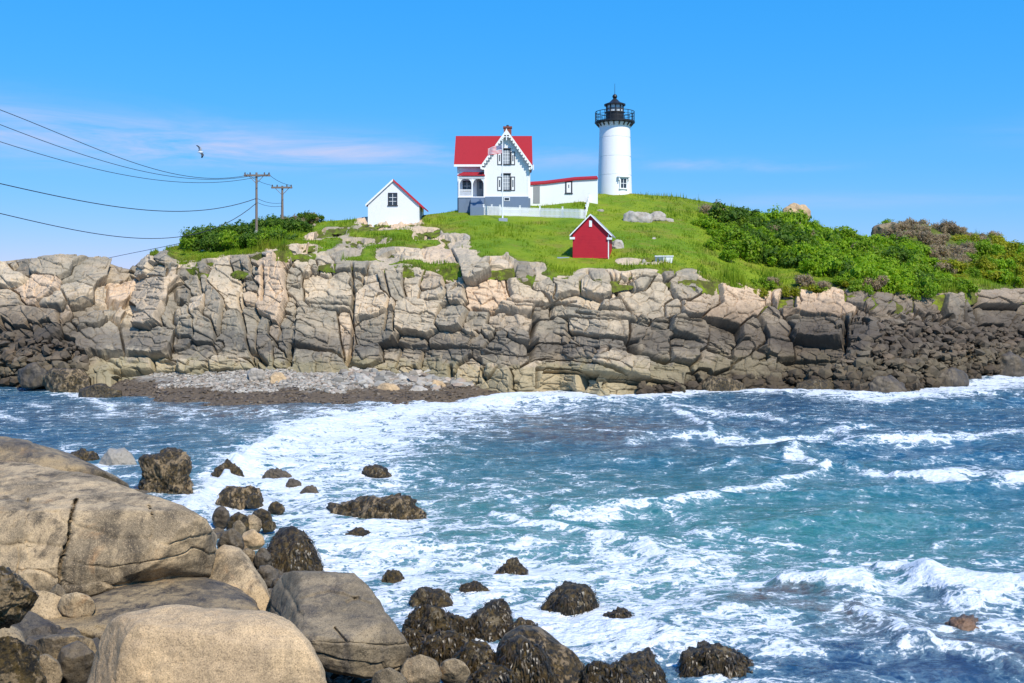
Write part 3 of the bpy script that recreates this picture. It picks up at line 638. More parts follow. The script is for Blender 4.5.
# ------------------------------------------------------------------ the sea
def blob(x, y, cx, cy, rx, ry, a=0.0):
    c, s = math.cos(R(a)), math.sin(R(a)); u = ((x - cx) * c + (y - cy) * s) / rx; v = (-(x - cx) * s + (y - cy) * c) / ry
    return np.exp(-(u * u + v * v) ** 1.3)
def build_sea():
    px = np.concatenate([CX + F * np.linspace(-9, -.70, 26)[:-1], np.linspace(-150, 1180, 1230), CX + F * np.linspace(.70, 9, 26)[1:]])
    py = np.linspace(800, 352, 450); Dm = CAMZ * F / (py - HZ)
    D = np.concatenate([np.linspace(1.5, Dm[0], 12)[:-1], Dm, np.geomspace(Dm[-1], 40000, 34)[1:]])
    PX, DD = np.meshgrid(px, D); X = (PX - CX) / F * DD; Y = DD
    x, y = PX.ravel(), (HZ + CAMZ * F / DD).ravel()
    Xr, Yr = X.ravel(), Y.ravel()
    # hand-placed surf
    wx = x + 10 * fbm(Xr / 3.5, Yr / 3.5, .1, 3, .6, 101) * np.clip((y - 340) / 160, .3, 1.6); wy = y + 7 * fbm(Xr / 3.5, Yr / 3.5, 5.1, 3, .6, 103) * np.clip((y - 350) / 130, .15, 1.6)
    f = .16 + 0 * x
    lead = [(196, 505, 1.2), (225, 470, 1.3), (255, 449, 1.2), (290, 431, 1), (340, 418, .9), (400, 408, .8), (455, 402, .7), (520, 396.5, .6), (600, 397, .5), (680, 395, .45)]
    edge = stroke(wx, wy, lead, 15, 1.6)
    # everything seaward of the leading edge is churned white, fading to the right
    ly = np.interp(x, [p[0] for p in lead], [p[1] for p in lead])
    sea_side = sstep(-2, 5, wy - ly)
    churn = .72 * (.75 * blob(wx, wy, 300, 462, 130, 48, -20) + .75 * blob(wx, wy, 410, 425, 150, 26, -10) + .5 * blob(wx, wy, 250, 510, 90, 34, 0) + .35 * blob(wx, wy, 420, 480, 160, 40) + .3 * blob(wx, wy, 560, 408, 110, 11))
    f = f + churn * sea_side + .95 * edge
    f = f - .22 * blob(wx, wy, 480, 462, 90, 24, -12) - .1 * blob(wx, wy, 620, 450, 150, 30)
    f = f + .50 * blob(wx, wy, 430, 575, 150, 42) + .58 * blob(wx, wy, 350, 545, 90, 34) + .5 * blob(wx, wy, 540, 640, 150, 48) + .38 * blob(wx, wy, 660, 610, 160, 60) + .35 * blob(wx, wy, 800, 640, 260, 60) + .4 * blob(wx, wy, 930, 620, 150, 60)
    f = f + .25 * blob(wx, wy, 560, 560, 140, 26) + .22 * blob(wx, wy, 700, 560, 120, 30)
    S1 = [([(560, 512, .4), (600, 513, .6), (673, 507, .8), (750, 494, 1), (800, 478, .9), (828, 467, .5)], 8, .55), ([(785, 452, .5), (798, 450, 1), (815, 458, .6)], 6, .6), ([(673, 409, .5), (690, 415, .9), (715, 438, .6)], 6, .5), ([(626, 440, .5), (700, 436, .8), (780, 437, .8), (850, 433, .9)], 5, .45),
          ([(500, 520, .5), (560, 528, .8), (640, 548, 1), (690, 565, .6)], 8, .50), ([(845, 437, .5), (900, 441, 1), (970, 438, 1), (1060, 432, 1)], 6, .62), ([(900, 478, .6), (960, 474, 1), (1060, 486, 1)], 9, .60),
          ([(850, 470, .6), (900, 476, .8), (960, 478, .8)], 5, .4), ([(660, 404, .5), (720, 411, 1), (770, 417, .7)], 4, .45), ([(770, 420, .5), (860, 428, .7), (930, 436, .6)], 4, .35),
          ([(780, 590, .6), (820, 588, 1.2), (856, 592, 1)], 11, .80), ([(880, 574, .6), (905, 575, .8), (925, 592, 1), (960, 598, 1.1), (1000, 600, 1.2), (1050, 596, 1.2)], 12, .85), ([(930, 590, .8), (950, 610, .8), (985, 612, .6)], 9, .4),
          ([(700, 530, .5), (790, 540, .7), (850, 548, .6)], 6, .35), ([(905, 655, .8), (960, 662, 1), (1040, 680, 1)], 8, .55), ([(850, 620, .7), (890, 640, 1), (930, 655, .6)], 9, .45),
          ([(395, 468, .5), (470, 488, .7), (540, 500, .5)], 7, .25), ([(930, 540, .5), (1000, 535, .8), (1060, 545, .8)], 7, .28), ([(700, 470, .5), (760, 455, .7), (800, 452, .5)], 5, .3), ([(560, 430, .5), (640, 436, .6), (720, 434, .4)], 4, .22)]
    bump = .0 * x
    for pts, w, s in S1:
        k = stroke(wx, wy, pts, w * .8, 1.8); f = f + s * 1.6 * k; bump = bump + .40 * s * stroke(wx, wy + 3, pts, w * 1.6, 1.8)
    # foam where the sea meets the cliff
    xs_ = np.array([490, 540, 600, 660, 720, 760, 800, 850, 885, 915, 960, 1030, 1180]); ys_ = np.array([399, 396, 398, 396, 392, 392, 391, 395, 398, 394, 387, 377, 363])
    sh = stroke(x, y + 1.5 * fbm(x / 14, .2, .3, 3, .6, 5), [(a, b, (.7 if a < 850 else 1.2 if a < 930 else 1.7)) for a, b in zip(xs_, ys_)], 6.5, 1.6)
    f = f + 1.0 * sh
    f = f + .35 * stroke(wx, wy, [(930, 398, 1), (1000, 388, 1), (1080, 380, 1)], 6, 1.8)
    # left bay
    for pts, w, s in [([(20, 383), (60, 390), (95, 399), (112, 408)], 6, .75), ([(0, 414), (20, 419)], 5, .6), ([(30, 404), (48, 408)], 4, .55), ([(60, 415), (120, 412), (200, 416)], 5, .25), ([(120, 402), (160, 408), (230, 412), (330, 411)], 4, .35), ([(150, 425), (230, 428)], 6, .2), ([(60, 450), (180, 455)], 6, .25)]:
        f = f + s * stroke(wx, wy, pts, w, 1.6)
    # surf swirling round the rocks
    for (a, b, c, d, *_) in SURF_BOXES:
        f = f + .42 * stroke(wx, wy, [(a, d - 1), ((a + c) / 2, d + 3), (c, d - 1)], 7 + .10 * (c - a), 1.7)
    shal = np.clip(.75 * blob(wx, wy, 930, 535, 200, 52) + .55 * blob(wx, wy, 560, 560, 260, 60) + .5 * blob(wx, wy, 380, 480, 220, 60) + .35 * blob(wx, wy, 760, 470, 180, 30) + .5 * blob(wx, wy, 640, 530, 260, 50) + .55 * blob(wx, wy, 700, 600, 300, 40), 0, 1)
    reef = np.clip(.95 * blob(wx, wy, 790, 603, 85, 13, 4) + 1.0 * blob(wx, wy, 880, 632, 130, 16, 14) + .8 * blob(wx, wy, 1000, 660, 90, 14, 16) + .5 * blob(wx, wy, 960, 620, 60, 22) + .6 * blob(wx, wy, 480, 556, 40, 7) + .8 * blob(wx, wy, 560, 428, 150, 20, 3) + 1.0 * blob(wx, wy, 270, 411, 190, 10), 0, 1)
    navy_shade = np.clip(.9 * blob(wx, wy, 900, 668, 130, 22, 6) + .6 * blob(wx, wy, 930, 606, 32, 16) + .5 * blob(wx, wy, 620, 675, 60, 14), 0, 1)  # shadowed water at lower right, painted as darker blue patches
    f = f - .50 * navy_shade - .45 * reef * (wy > 585)
    # waves
    far = np.clip(1 - (Yr - 150) / 400, 0, 1); lee = np.where(x < 230, .55, 1.0) * np.clip((y - 340) / 40, 0, 1)
    ca, sa = math.cos(R(14)), math.sin(R(14)); U = Xr * ca + Yr * sa; Vv = -Xr * sa + Yr * ca
    w1 = 1 - np.abs(fbm(U / 16, Vv / 6.0, .0, 2, .5, 201)) * 1.6; w2 = 1 - np.abs(fbm(U / 5.0, Vv / 2.0, 3.0, 3, .55, 203)) * 1.6
    w3 = fbm(Xr / 1.3, Yr / .75, 7.0, 3, .55, 205)
    Z = far * lee * (.46 * (w1 - .6) + .17 * (w2 - .6)) + .035 * w3 * far
    Z = Z + bump + .42 * edge * sea_side + (.10 * fbm(Xr / .8, Yr / .8, 1., 4, .62, 207) + .05) * np.clip(f, 0, 1.1) * far
    Z = Z - .03
    f = f + .10 * far * np.clip((w1 - .80) * 4, 0, 1) * np.clip((w2 - .7) * 3, 0, 1)
    f = np.clip(np.where(f > .3, .3 + (f - .3) * .62, f), .02, 1.15)
    V = np.stack([Xr, Yr, Z], 1)
    o = mesh_np('sea', V, grid_quads(len(D), len(px)), M['sea'], attrs={'foam': f, 'tint': np.stack([shal, reef, navy_shade], 1)})
    tag(o, kind='structure')
t = NT('sea_water'); p = t.pos()
ta = t.n('ShaderNodeAttribute', attribute_name='tint'); sp = t.n('ShaderNodeSeparateColor'); t.put(sp.inputs[0], ta.outputs['Color'])
fo = t.attr('foam')
wc = t.mix(t.ramp(t.noise(.12, 4, .6, t.scl(p, (.6, 1.6, 1))), .35, .65), (.008, .056, .120), (.014, .090, .160))
wc = t.mix(sp.outputs[0], wc, (.036, .170, .165))
wc = t.mix(t.math('MULTIPLY', sp.outputs[1], t.ramp(t.noise(.9, 6, .65), .30, .60)), wc, (.105, .070, .060))
wc = t.mix(t.math('MULTIPLY', sp.outputs[2], .85), wc, (.020, .040, .105))  # shade mixed into the water colour
# small milky veil of bubbles
pr = t.n('ShaderNodeVectorRotate', rotation_type='Z_AXIS'); t.put(pr.inputs['Vector'], p); pr.inputs['Angle'].default_value = R(-14); ps = t.scl(pr.outputs[0], (.72, 1.12, 1))
warp = t.vadd(ps, t.scl(t.noise(.55, 4, .6, None, 0, True), (2.2, 2.2, 0)))
warp2 = t.vadd(ps, t.scl(t.noise(1.7, 3, .6, None, 0, True), (.9, .9, 0)))
v1 = t.voro(1.15, warp, 'DISTANCE_TO_EDGE'); v2 = t.voro(3.4, warp2, 'DISTANCE_TO_EDGE')
n1 = t.noise(1.0, 9, .66, t.scl(warp, (1, .75, 1)), .3); n2 = t.noise(6.5, 6, .7, warp2)
l1 = t.ramp(v1, .0, .20, 1, 0); l2 = t.ramp(v2, .0, .26, 1, 0)
k = t.math('ADD', t.math('MULTIPLY', l1, .30), t.math('MULTIPLY', l2, .24))
k = t.math('ADD', k, t.math('MULTIPLY', t.math('SUBTRACT', n1, .5), 2.3)); k = t.math('ADD', k, t.math('MULTIPLY', t.math('SUBTRACT', n2, .5), 1.3))
k = t.math('ADD', k, fo)
foam = t.ramp(k, .70, 1.02); veil = t.ramp(k, .08, .95, 0, .58)
wc = t.mix(veil, wc, (.24, .37, .41))
col = t.mix(foam, wc, t.mix(t.ramp(n2, .35, .6), (.58, .64, .68), (.80, .81, .82)))
rp = t.noise(1.9, 5, .62, t.scl(p, (.8, 1.5, 1))); rp2 = t.noise(6.5, 4, .65, t.scl(p, (.9, 1.3, 1)))
nb = t.bump(t.math('ADD', rp, t.math('MULTIPLY', rp2, .35)), .75, .32)
nb = t.bump(t.math('ADD', t.math('MULTIPLY', foam, .6), t.math('MULTIPLY', n2, .7)), .45, .14, nb)
M['sea'] = t.out(col, t.ramp(foam, 0, 1, .10, .75), nb, .5)
t.b.inputs['IOR'].default_value = 1.333
SURF_BOXES = [(142, 452, 195, 495), (97, 448, 138, 468), (62, 447, 102, 464), (212, 460, 243, 477), (217, 486, 266, 511), (258, 526, 324, 574), (358, 465, 393, 477), (327, 498, 424, 523), (339, 528, 376, 543), (494, 559, 530, 575), (381, 570, 405, 581), (408, 588, 453, 608), (456, 581, 491, 594), (463, 599, 521, 645), (538, 580, 601, 618), (599, 609, 638, 625), (600, 654, 668, 700), (682, 642, 775, 684), (947, 606, 991, 641), (838, 598, 858, 606), (262, 468, 292, 478), (285, 479, 303, 487), (300, 486, 320, 494)]
build_sea()

# ------------------------------------------------------------------ rocks
def cube_sphere(n):
    k = np.tan(np.linspace(-1, 1, n + 1) * math.pi / 4); a, b = np.meshgrid(k, k); one = np.ones_like(a)
    fs = [(a, b, one), (-a, b, -one), (one, b, -a), (-one, b, a), (a, one, -b), (a, -one, b)]
    V = []; Q = []
    for i, f_ in enumerate(fs):
        v = np.stack([q.ravel() for q in f_], 1); V.append(v / np.linalg.norm(v, axis=1, keepdims=True)); Q.append(grid_quads(n + 1, n + 1) + i * (n + 1) ** 2)
    V = np.concatenate(V); Q = np.concatenate(Q)
    key = np.round(V * 1e5).astype(np.int64); _, first, inv = np.unique(key, axis=0, return_index=True, return_inverse=True)
    return V[first], inv.ravel()[Q]
_CS = {}
def rock(name, pts, D0, mat, label, cat='boulder', group=None, T=None, back=None, lean=0.0, p=3.0, n=28, rough=.05, seed=1, cracks=(), facet=.35, centre=None, fine=1.0, parent=None, kink=None, sides=(), flim=(.80, .97), strata=None):
    """a boulder whose face towards the sea of view follows an outline at its own distance; closed all round, with real thickness.
    D0 distance of its middle section at the outline's bottom, lean metres of distance per pixel upward"""
    if n not in _CS: _CS[n] = cube_sphere(n)
    U, Q = _CS[n]; pts = np.array(pts, float); c = np.array(centre) if centre else pts.mean(0)
    ang = np.arctan2(-(pts[:, 1] - c[1]), pts[:, 0] - c[0]); rad = np.hypot(pts[:, 0] - c[0], pts[:, 1] - c[1])
    o = np.argsort(ang); ang, rad = ang[o], rad[o]
    # exact polygon radius at each direction
    th = np.arctan2(U[:, 2], U[:, 0])
    A = np.concatenate([ang - 2 * math.pi, ang, ang + 2 * math.pi]); Rr = np.tile(rad, 3)
    k = np.clip(np.searchsorted(A, th) - 1, 0, len(A) - 2); a0, a1, r0, r1 = A[k], A[k + 1], Rr[k], Rr[k + 1]
    s_ = np.sin(a1 - a0); s_ = np.where(np.abs(s_) < 1e-6, 1e-6, s_)
    poly = r0 * r1 * s_ / (r0 * np.sin(th - a0) + r1 * np.sin(a1 - th) + 1e-9)
    lin = r0 + (r1 - r0) * np.clip((th - a0) / np.maximum(a1 - a0, 1e-6), 0, 1)
    r = np.where((poly > 0) & (poly < 1.6 * np.maximum(r0, r1)), .65 * poly + .35 * lin, lin)
    rs = np.hypot(U[:, 0], U[:, 2]); q = (rs ** p + np.abs(U[:, 1]) ** p) ** (-1 / p); rho, dep = rs * q, U[:, 1] * q
    px = c[0] + r * rho * np.cos(th); py = c[1] - r * rho * np.sin(th)
    wpx = pts[:, 0].max() - pts[:, 0].min(); bot = pts[:, 1].max()
    w = wpx / F * D0; T = T if T is not None else .42 * w; back = back if back is not None else T
    Dm = D0 + lean * (bot - py)
    if kink: Dm = Dm + kink[1] * np.log1p(np.exp((kink[0] - py) / kink[2])) * kink[2]
    for (sx_, sl_, so_) in sides:      # flanks that turn away left (sl<0) or right (sl>0)
        Dm = Dm + abs(sl_) * np.log1p(np.exp(np.clip(np.sign(sl_) * (px - sx_) / so_, -40, 40))) * so_
    D = Dm + np.where(dep < 0, dep * T, dep * back)
    # cracks pressed into the face
    for (line, cw, cdp) in cracks:
        D = D + cdp * stroke(px + 1.2 * fbm(px / 6, py / 6, .1, 3, .6, seed), py, line, cw) * (dep < .25)
    P = np.stack([(px - CX) / F * D, D, CAMZ - (py - HZ) / F * D], 1)
    ctr = P.mean(0); L = P - ctr; size = float(np.sqrt((L ** 2).sum(1)).mean())
    nr = L / (np.linalg.norm(L, axis=1, keepdims=True) + 1e-9)
    g = np.random.default_rng(seed)
    if facet > 0:          # planar faces
        for i in range(20):
            d = g.normal(size=3); d[1] = -abs(d[1]) - .9; d /= np.linalg.norm(d); h = L @ d; lim = h.max() * g.uniform(*flim); ex = np.maximum(0, h - lim)
            L = L - d * (ex * facet)[:, None]
    x, y, z = (L / size).T
    nsz = size * rough
    h = nsz * (1.6 * fbm(x * 1.3, y * 1.3, z * 1.3, 3, .5, seed) + .7 * fbm(x * 4, y * 4, z * 4, 3, .55, seed + 7) * fine + .35 * fine * (np.abs(fbm(x * 9, y * 9, z * 9, 3, .6, seed + 9)) - .3))
    if strata:      # old bedding: shallow steps and grooves running through the granite
        zz = (P[:, 2] + .16 * P[:, 0] + .25 * fbm(P[:, 0] / 1.2, P[:, 1] / 1.2, P[:, 2] / 1.2, 3, .5, seed + 3)) / strata[0]; fz = zz - np.floor(zz); st_ = _hash(np.floor(zz).astype(np.int64) & 0xffffffff, np.zeros(len(zz), np.int64), np.zeros(len(zz), np.int64), seed)
        h = h + strata[1] * (st_ - .5) * 1.6 - strata[1] * np.exp(-(np.minimum(fz, 1 - fz) / .06) ** 2)
    L = L + nr * h[:, None]
    o = mesh_np(name, L, Q, mat, parent); o.location = ctr
    if parent is None: tag(o, label, cat, group)
    return o
def fronds(o, n, seed, length=.12, width=.026):
    """strands of seaweed hanging down the rock, a part of it"""
    me = o.data; V = np.empty(len(me.vertices) * 3, np.float32); me.vertices.foreach_get('co', V); V = V.reshape(-1, 3)
    N = np.empty(len(me.vertices) * 3, np.float32); me.vertices.foreach_get('normal', N); N = N.reshape(-1, 3)
    g = np.random.default_rng(seed); loc = np.array(o.location)
    ok = np.where((N[:, 1] < .35) & (N[:, 2] > -.35) & (N[:, 2] < .80) & (V[:, 2] + loc[2] > -.05))[0]; ix = g.choice(ok, n)
    p, nn = V[ix] + g.normal(size=(n, 3)) * .03, N[ix]
    down = np.array((0, 0, -1.0)) - nn * (nn @ np.array((0, 0, -1.0)))[:, None]; down += g.normal(size=(n, 3)) * .35; down /= np.linalg.norm(down, axis=1, keepdims=True)
    side = np.cross(down, nn); side /= np.linalg.norm(side, axis=1, keepdims=True) + 1e-9
    l = min(length, .30 * float(V[:, 2].max())) * g.uniform(.4, 1.3, (n, 1)); w = width * g.uniform(.5, 1.3, (n, 1)); A = []
    for i in range(4):
        s = i / 3.; c = p + down * l * s + nn * (.006 + .012 * math.sin(s * 3.0) * g.uniform(.3, 1.2, (n, 1))) - np.array((0, 0, .55 * s * s)) * l; ww = w * (1 - .7 * s)
        A += [c - side * ww, c + side * ww]
    A = np.stack(A, 1).reshape(-1, 3)
    q = np.array([(2 * i, 2 * i + 1, 2 * i + 3, 2 * i + 2) for i in range(3)])
    Q = (q[None] + 8 * np.arange(n)[:, None, None]).reshape(-1, 4)
    mesh_np('seaweed', A, Q, M['frond'], o)['kind'] = 'stuff'
def surf_rock(box, mat, label, seed, T=None, n=30, weed=0, name='surf_rock', group='dark rocks awash in the surf', p=2.6, top=None, rough=.16, flen=.12):
    x0, y0, x1, y1 = box; w, h = x1 - x0, y1 - y0; D = CAMZ * F / (y1 - 2 - HZ); T = T if T is not None else .36 * w / F * D
    g = np.random.default_rng(seed)
    if top is None:
        m = 7; tx = np.linspace(0, 1, m); prof = np.sin(np.clip(tx * 1.06 - .03, 0, 1) * math.pi) ** .55 * (1 + g.uniform(-.22, .05, m)); prof /= prof.max(); top = list(zip(tx, prof))
    pts = [(x0 + a * w, y1 - b * h) for a, b in top] + [(x1 - .03 * w, y1 + .12 * w), (x0 + .75 * w, y1 + .25 * w), (x0 + .25 * w, y1 + .25 * w), (x0 + .03 * w, y1 + .12 * w)]
    o = rock(name, pts, D + .55 * T, mat, label, 'rock', group, T, T, .012, p, n, rough, seed, facet=.85, fine=1.6)
    if weed: fronds(o, int(weed * .6), seed, flen)
    return o
M['wet_red'] = rock_mat('wet_reddish_rock', (.13, .085, .055), (.19, .11, .065), (.24, .11, .055), (.04, .034, .035), False, .7, .2, True, False, .4, .45)
TR, WR, WB, GR, BR, DR = M['tan_rock'], M['weed_rock'], M['weed_bare'], M['grey_rock'], M['brown_rock'], M['wet_rock']

# big boulders of the near shore
rock('boulder', [(-170, 430), (-60, 428), (0, 435), (40, 445), (90, 464), (128, 486), (118, 505), (60, 520), (-40, 530), (-160, 520)], 28, M['ledge_rock'], 'long dark grey boulder behind the huge creviced boulder at the left edge', T=1.6, back=2.2, lean=.03, seed=3, n=56, rough=.03, centre=(-15, 472), p=3.4, facet=.9, strata=(.5, .06), fine=1.5)
rock('boulder', [(-190, 462), (-120, 455), (-50, 455), (0, 460), (60, 470), (110, 482), (144, 493), (180, 506), (204, 519), (215, 535), (217, 552), (210, 576), (180, 583), (148, 585), (121, 588), (100, 597), (60, 598), (17, 590), (-60, 610), (-140, 620), (-200, 560)], 22.6, BR, 'huge tan brown boulder with a deep vertical crevice at the left edge', T=.50, back=3.0, lean=.012, kink=(512, .07, 4), sides=((190, .03, 4),), seed=8, n=190, rough=.030, p=6, centre=(10, 540), facet=.8, flim=(.90, .99), strata=(.62, .045), fine=1.5,
     cracks=(([(76, 500, .5), (71, 520, 1), (69, 540, 1), (62, 560, 1.2), (60, 580, 1.3), (54, 596, 1.6)], 2.0, .40), ([(150, 506, .7), (153, 530, 1), (150, 550, 1), (136, 582, 1.2)], 1.7, .22), ([(176, 520), (184, 540), (170, 562), (174, 578)], 1.3, .14), ([(60, 586), (100, 590), (125, 584)], 1.8, .2), ([(28, 500), (24, 530), (30, 560)], 1.2, .12), ([(196, 525), (203, 560)], 1.6, .10), ([(0, 498), (60, 505), (100, 500), (150, 508)], 2.2, .07), ([(14, 520), (20, 560), (14, 590)], 2.0, .14)))
rock('boulder', [(20, 650), (30, 625), (60, 612), (90, 600), (120, 588), (150, 583), (205, 578), (232, 586), (255, 600), (268, 620), (274, 645), (255, 664), (150, 672), (60, 672), (24, 668)], 20.3, M['ledge_rock'], 'low smooth brown rock ledge under the huge creviced boulder', T=.9, back=1.6, lean=.012, kink=(628, .05, 6), seed=12, n=110, rough=.034, p=4, centre=(150, 628), facet=.9, strata=(.4, .04), fine=1.4,
     cracks=(([(60, 640), (110, 636), (170, 642)], 2, .08),))
rock('boulder', [(205, 575), (214, 552), (224, 545), (240, 549), (256, 570), (270, 598), (272, 625), (255, 640), (222, 632), (208, 610)], 23.8, BR, 'rounded brown boulder at the right end of the huge creviced boulder', T=.8, lean=.02, seed=15, n=60, rough=.04, p=4, facet=.9)
rock('boulder', [(20, 592), (44, 590), (64, 598), (76, 612), (70, 634), (42, 642), (16, 628)], 21.2, BR, 'blocky tan rock stacked under the crevice of the huge boulder', T=.4, seed=16, n=50, rough=.05, p=5, facet=.9)
rock('boulder', [(36, 640), (60, 634), (92, 640), (100, 660), (80, 680), (40, 676)], 18.6, M['ledge_rock'], 'dark brown rock filling the gap below the stained ledge', T=.4, seed=17, n=50, rough=.06, p=5, facet=.9)
rock('boulder', [(84, 700), (90, 668), (98, 642), (108, 622), (128, 611), (155, 606), (185, 607), (205, 611), (235, 613), (262, 612), (290, 622), (309, 640), (322, 662), (332, 700), (325, 760), (250, 800), (150, 800), (90, 770)], 15.2, TR, 'large smooth pale tan granite boulder in the bottom left corner', T=.75, back=2.0, lean=.004, kink=(640, .016, 5), seed=19, n=140, rough=.026, fine=1.4, p=4.6, centre=(205, 690), facet=.7, flim=(.86, .98),
     cracks=(([(150, 640), (146, 683), (140, 720)], 1.4, .05), ([(100, 683), (140, 672), (200, 680)], 2.0, .05)))
rock('boulder', [(270, 625), (272, 590), (284, 573), (305, 571), (332, 572), (354, 573), (372, 590), (386, 612), (399, 632), (408, 648), (405, 666), (385, 676), (355, 677), (325, 670), (295, 664), (280, 655)], 19.2, GR, 'flat topped blocky grey boulder to the right of the pale tan boulder', T=.42, back=1.5, lean=.012, kink=(650, .022, 4), sides=((298, -.075, 2.5),), seed=23, n=130, rough=.026, p=7, centre=(340, 628), facet=.8, strata=(.5, .03), fine=1.5, flim=(.84, .98),
     cracks=(([(335, 628, .6), (345, 640, 1), (350, 655, 1), (354, 668, 1)], 1.5, .14), ([(300, 598), (330, 592), (372, 604)], 1.4, .06), ([(347, 603), (358, 598)], 2.0, .12), ([(385, 640), (345, 660)], 2, .05)))
rock('boulder', [(-60, 565), (-5, 570), (12, 576), (26, 585), (38, 596), (30, 610), (14, 620), (2, 625), (-60, 640)], 13.6, WB, 'dark jagged overhanging rock at the left edge', T=.6, back=.8, seed=27, n=70, rough=.14, fine=1.6, p=4.5, facet=.9)
rock('boulder', [(-50, 645), (-5, 640), (16, 641), (30, 652), (38, 672), (34, 700), (0, 730), (-50, 720)], 13.6, WB, 'dark brown rock beneath the jagged overhanging rock', T=.6, back=.8, seed=29, n=70, rough=.12, fine=1.6, p=4.2, facet=.9)
rock('boulder', [(-40, 618), (0, 622), (22, 632), (28, 650), (10, 668), (-40, 670)], 16.5, GR, 'grey rock in the gap between the two dark rocks at the left edge', T=.7, seed=30, n=28, rough=.04)
NEAR = [((30, 655, 62, 690), 17, BR, 'small brown stone beside the pale tan boulder, nearest the left edge'), ((55, 640, 100, 692), 17.6, DR, 'dark stone wedged behind the pale tan boulder'),
        ((400, 654, 442, 690), 19.6, BR, 'tan angular stone touching the blocky grey boulder'), ((438, 658, 470, 684), 19.8, BR, 'smaller tan stone beside the tan angular stone'), ((370, 668, 408, 700), 18.6, GR, 'grey stone under the front corner of the blocky grey boulder'),
        ((50, 583, 66, 612), 21.4, GR, 'small grey stone stuck at the foot of the crevice'), ((58, 592, 96, 618), 21.0, BR, 'flat brown stone under the crevice of the huge boulder')]
for i, (b, d, m, l) in enumerate(NEAR):
    x0, y0, x1, y1 = b; w, h = x1 - x0, y1 - y0
    rock('stone', [(x0, y0 + .6 * h), (x0 + .15 * w, y0 + .15 * h), (x0 + .5 * w, y0), (x0 + .85 * w, y0 + .2 * h), (x1, y0 + .55 * h), (x0 + .85 * w, y1), (x0 + .2 * w, y1)], d, m, l, 'stone', 'loose stones between the near boulders', seed=40 + i, n=24, rough=.07, p=4.5, facet=.9)

# rocks standing in the surf
B = SURF_BOXES
surf_rock(B[0], WB, 'tall tan streaked dark rock at the tip of the long dark grey boulder', 51, n=40, weed=500, p=3.4, top=[(0, .55), (.06, .85), (.3, .95), (.55, 1), (.8, .97), (.93, .7), (1, .3)])
surf_rock(B[1], M['barnacle_rock'], 'pale barnacle spotted rock behind the tall tan streaked rock', 52, n=28, rough=.06)
surf_rock(B[2], WR, 'low dark rock left of the barnacle spotted rock', 53)
surf_rock(B[3], WR, 'small dark rock just inside the leading edge of the surf', 54, weed=160)
surf_rock(B[4], WB, 'tan and black boulder between the surf edge and the large seaweed dome', 55, n=36, weed=380, p=3.2)
surf_rock(B[5], WR, 'large black dome of seaweed beside the blocky grey boulder', 56, n=44, weed=1700, p=2.8, rough=.07, flen=.14)
surf_rock(B[6], WR, 'small brown rock alone in the white water above the long low rock', 57, weed=120)
surf_rock(B[7], WB, 'long low brown rock with pale drips in mid channel', 58, n=44, weed=900, p=4.0, T=1.2, top=[(0, .55), (.05, .8), (.15, .75), (.3, .95), (.6, .95), (.8, 1), (.9, .85), (.96, .5), (1, .15)])
surf_rock(B[8], WR, 'small flat dark rock just below the long low rock', 59, weed=160)
surf_rock(B[9], WR, 'small pointed brown rock right of centre in open foam', 60, weed=160)
surf_rock(B[10], WR, 'tiny dark rock between the blocky grey boulder and the flat pair', 61)
surf_rock(B[11], WR, 'long flat dark rock above the heap of seaweed rocks', 62, weed=200)
surf_rock(B[12], WR, 'low flat dark rock just above the humped seaweed rock', 63, weed=160)
surf_rock(B[13], WR, 'humped glistening seaweed rock in the heap by the blocky boulder', 64, n=36, weed=1100, rough=.08)
surf_rock(B[14], WR, 'brown seaweed pyramid standing alone in the foam', 65, n=36, weed=1100, rough=.08, top=[(0, .12), (.12, .4), (.25, .7), (.42, 1), (.6, .9), (.8, .8), (.93, .5), (1, .12)])
surf_rock(B[15], WR, 'low rock trailing to the right of the brown seaweed pyramid', 66, weed=260)
surf_rock(B[16], WR, 'dark seaweed rock with the half bare boulder on its left', 67, n=32, weed=900)
surf_rock(B[17], WR, 'brown seaweed rock with a long slope down to the right', 68, n=40, weed=1500, top=[(0, .35), (.06, .75), (.2, .98), (.32, 1), (.5, .78), (.7, .55), (.88, .3), (1, .06)])
surf_rock((945, 614, 992, 640), M['wet_red'], 'reddish brown rock under the breaking wave at the right', 69, n=28, T=.9, top=[(0, .5), (.15, .8), (.4, .95), (.6, 1), (.8, .55), (1, .1)])
surf_rock(B[19], BR, 'tiny brown rock tip behind the white breaker', 70)
for i, l in ((20, 'first of three dark rock tips swirling in the surf, nearest the leading edge'), (21, 'middle one of three dark rock tips in the surf'), (22, 'last of three dark rock tips, nearest the long low rock')):
    surf_rock(B[i], DR, l, 50 + i)
o = rock('surf_rock', [(494, 690), (497, 655), (505, 636), (520, 626), (540, 629), (562, 645), (582, 662), (597, 682), (600, 710), (560, 740), (510, 740)], 22.4, WB, 'half bare boulder with black seaweed on its left and smooth tan rock on its right', 'rock', 'dark rocks awash in the surf', T=1.0, lean=.01, seed=81, n=44, rough=.05, facet=.9)
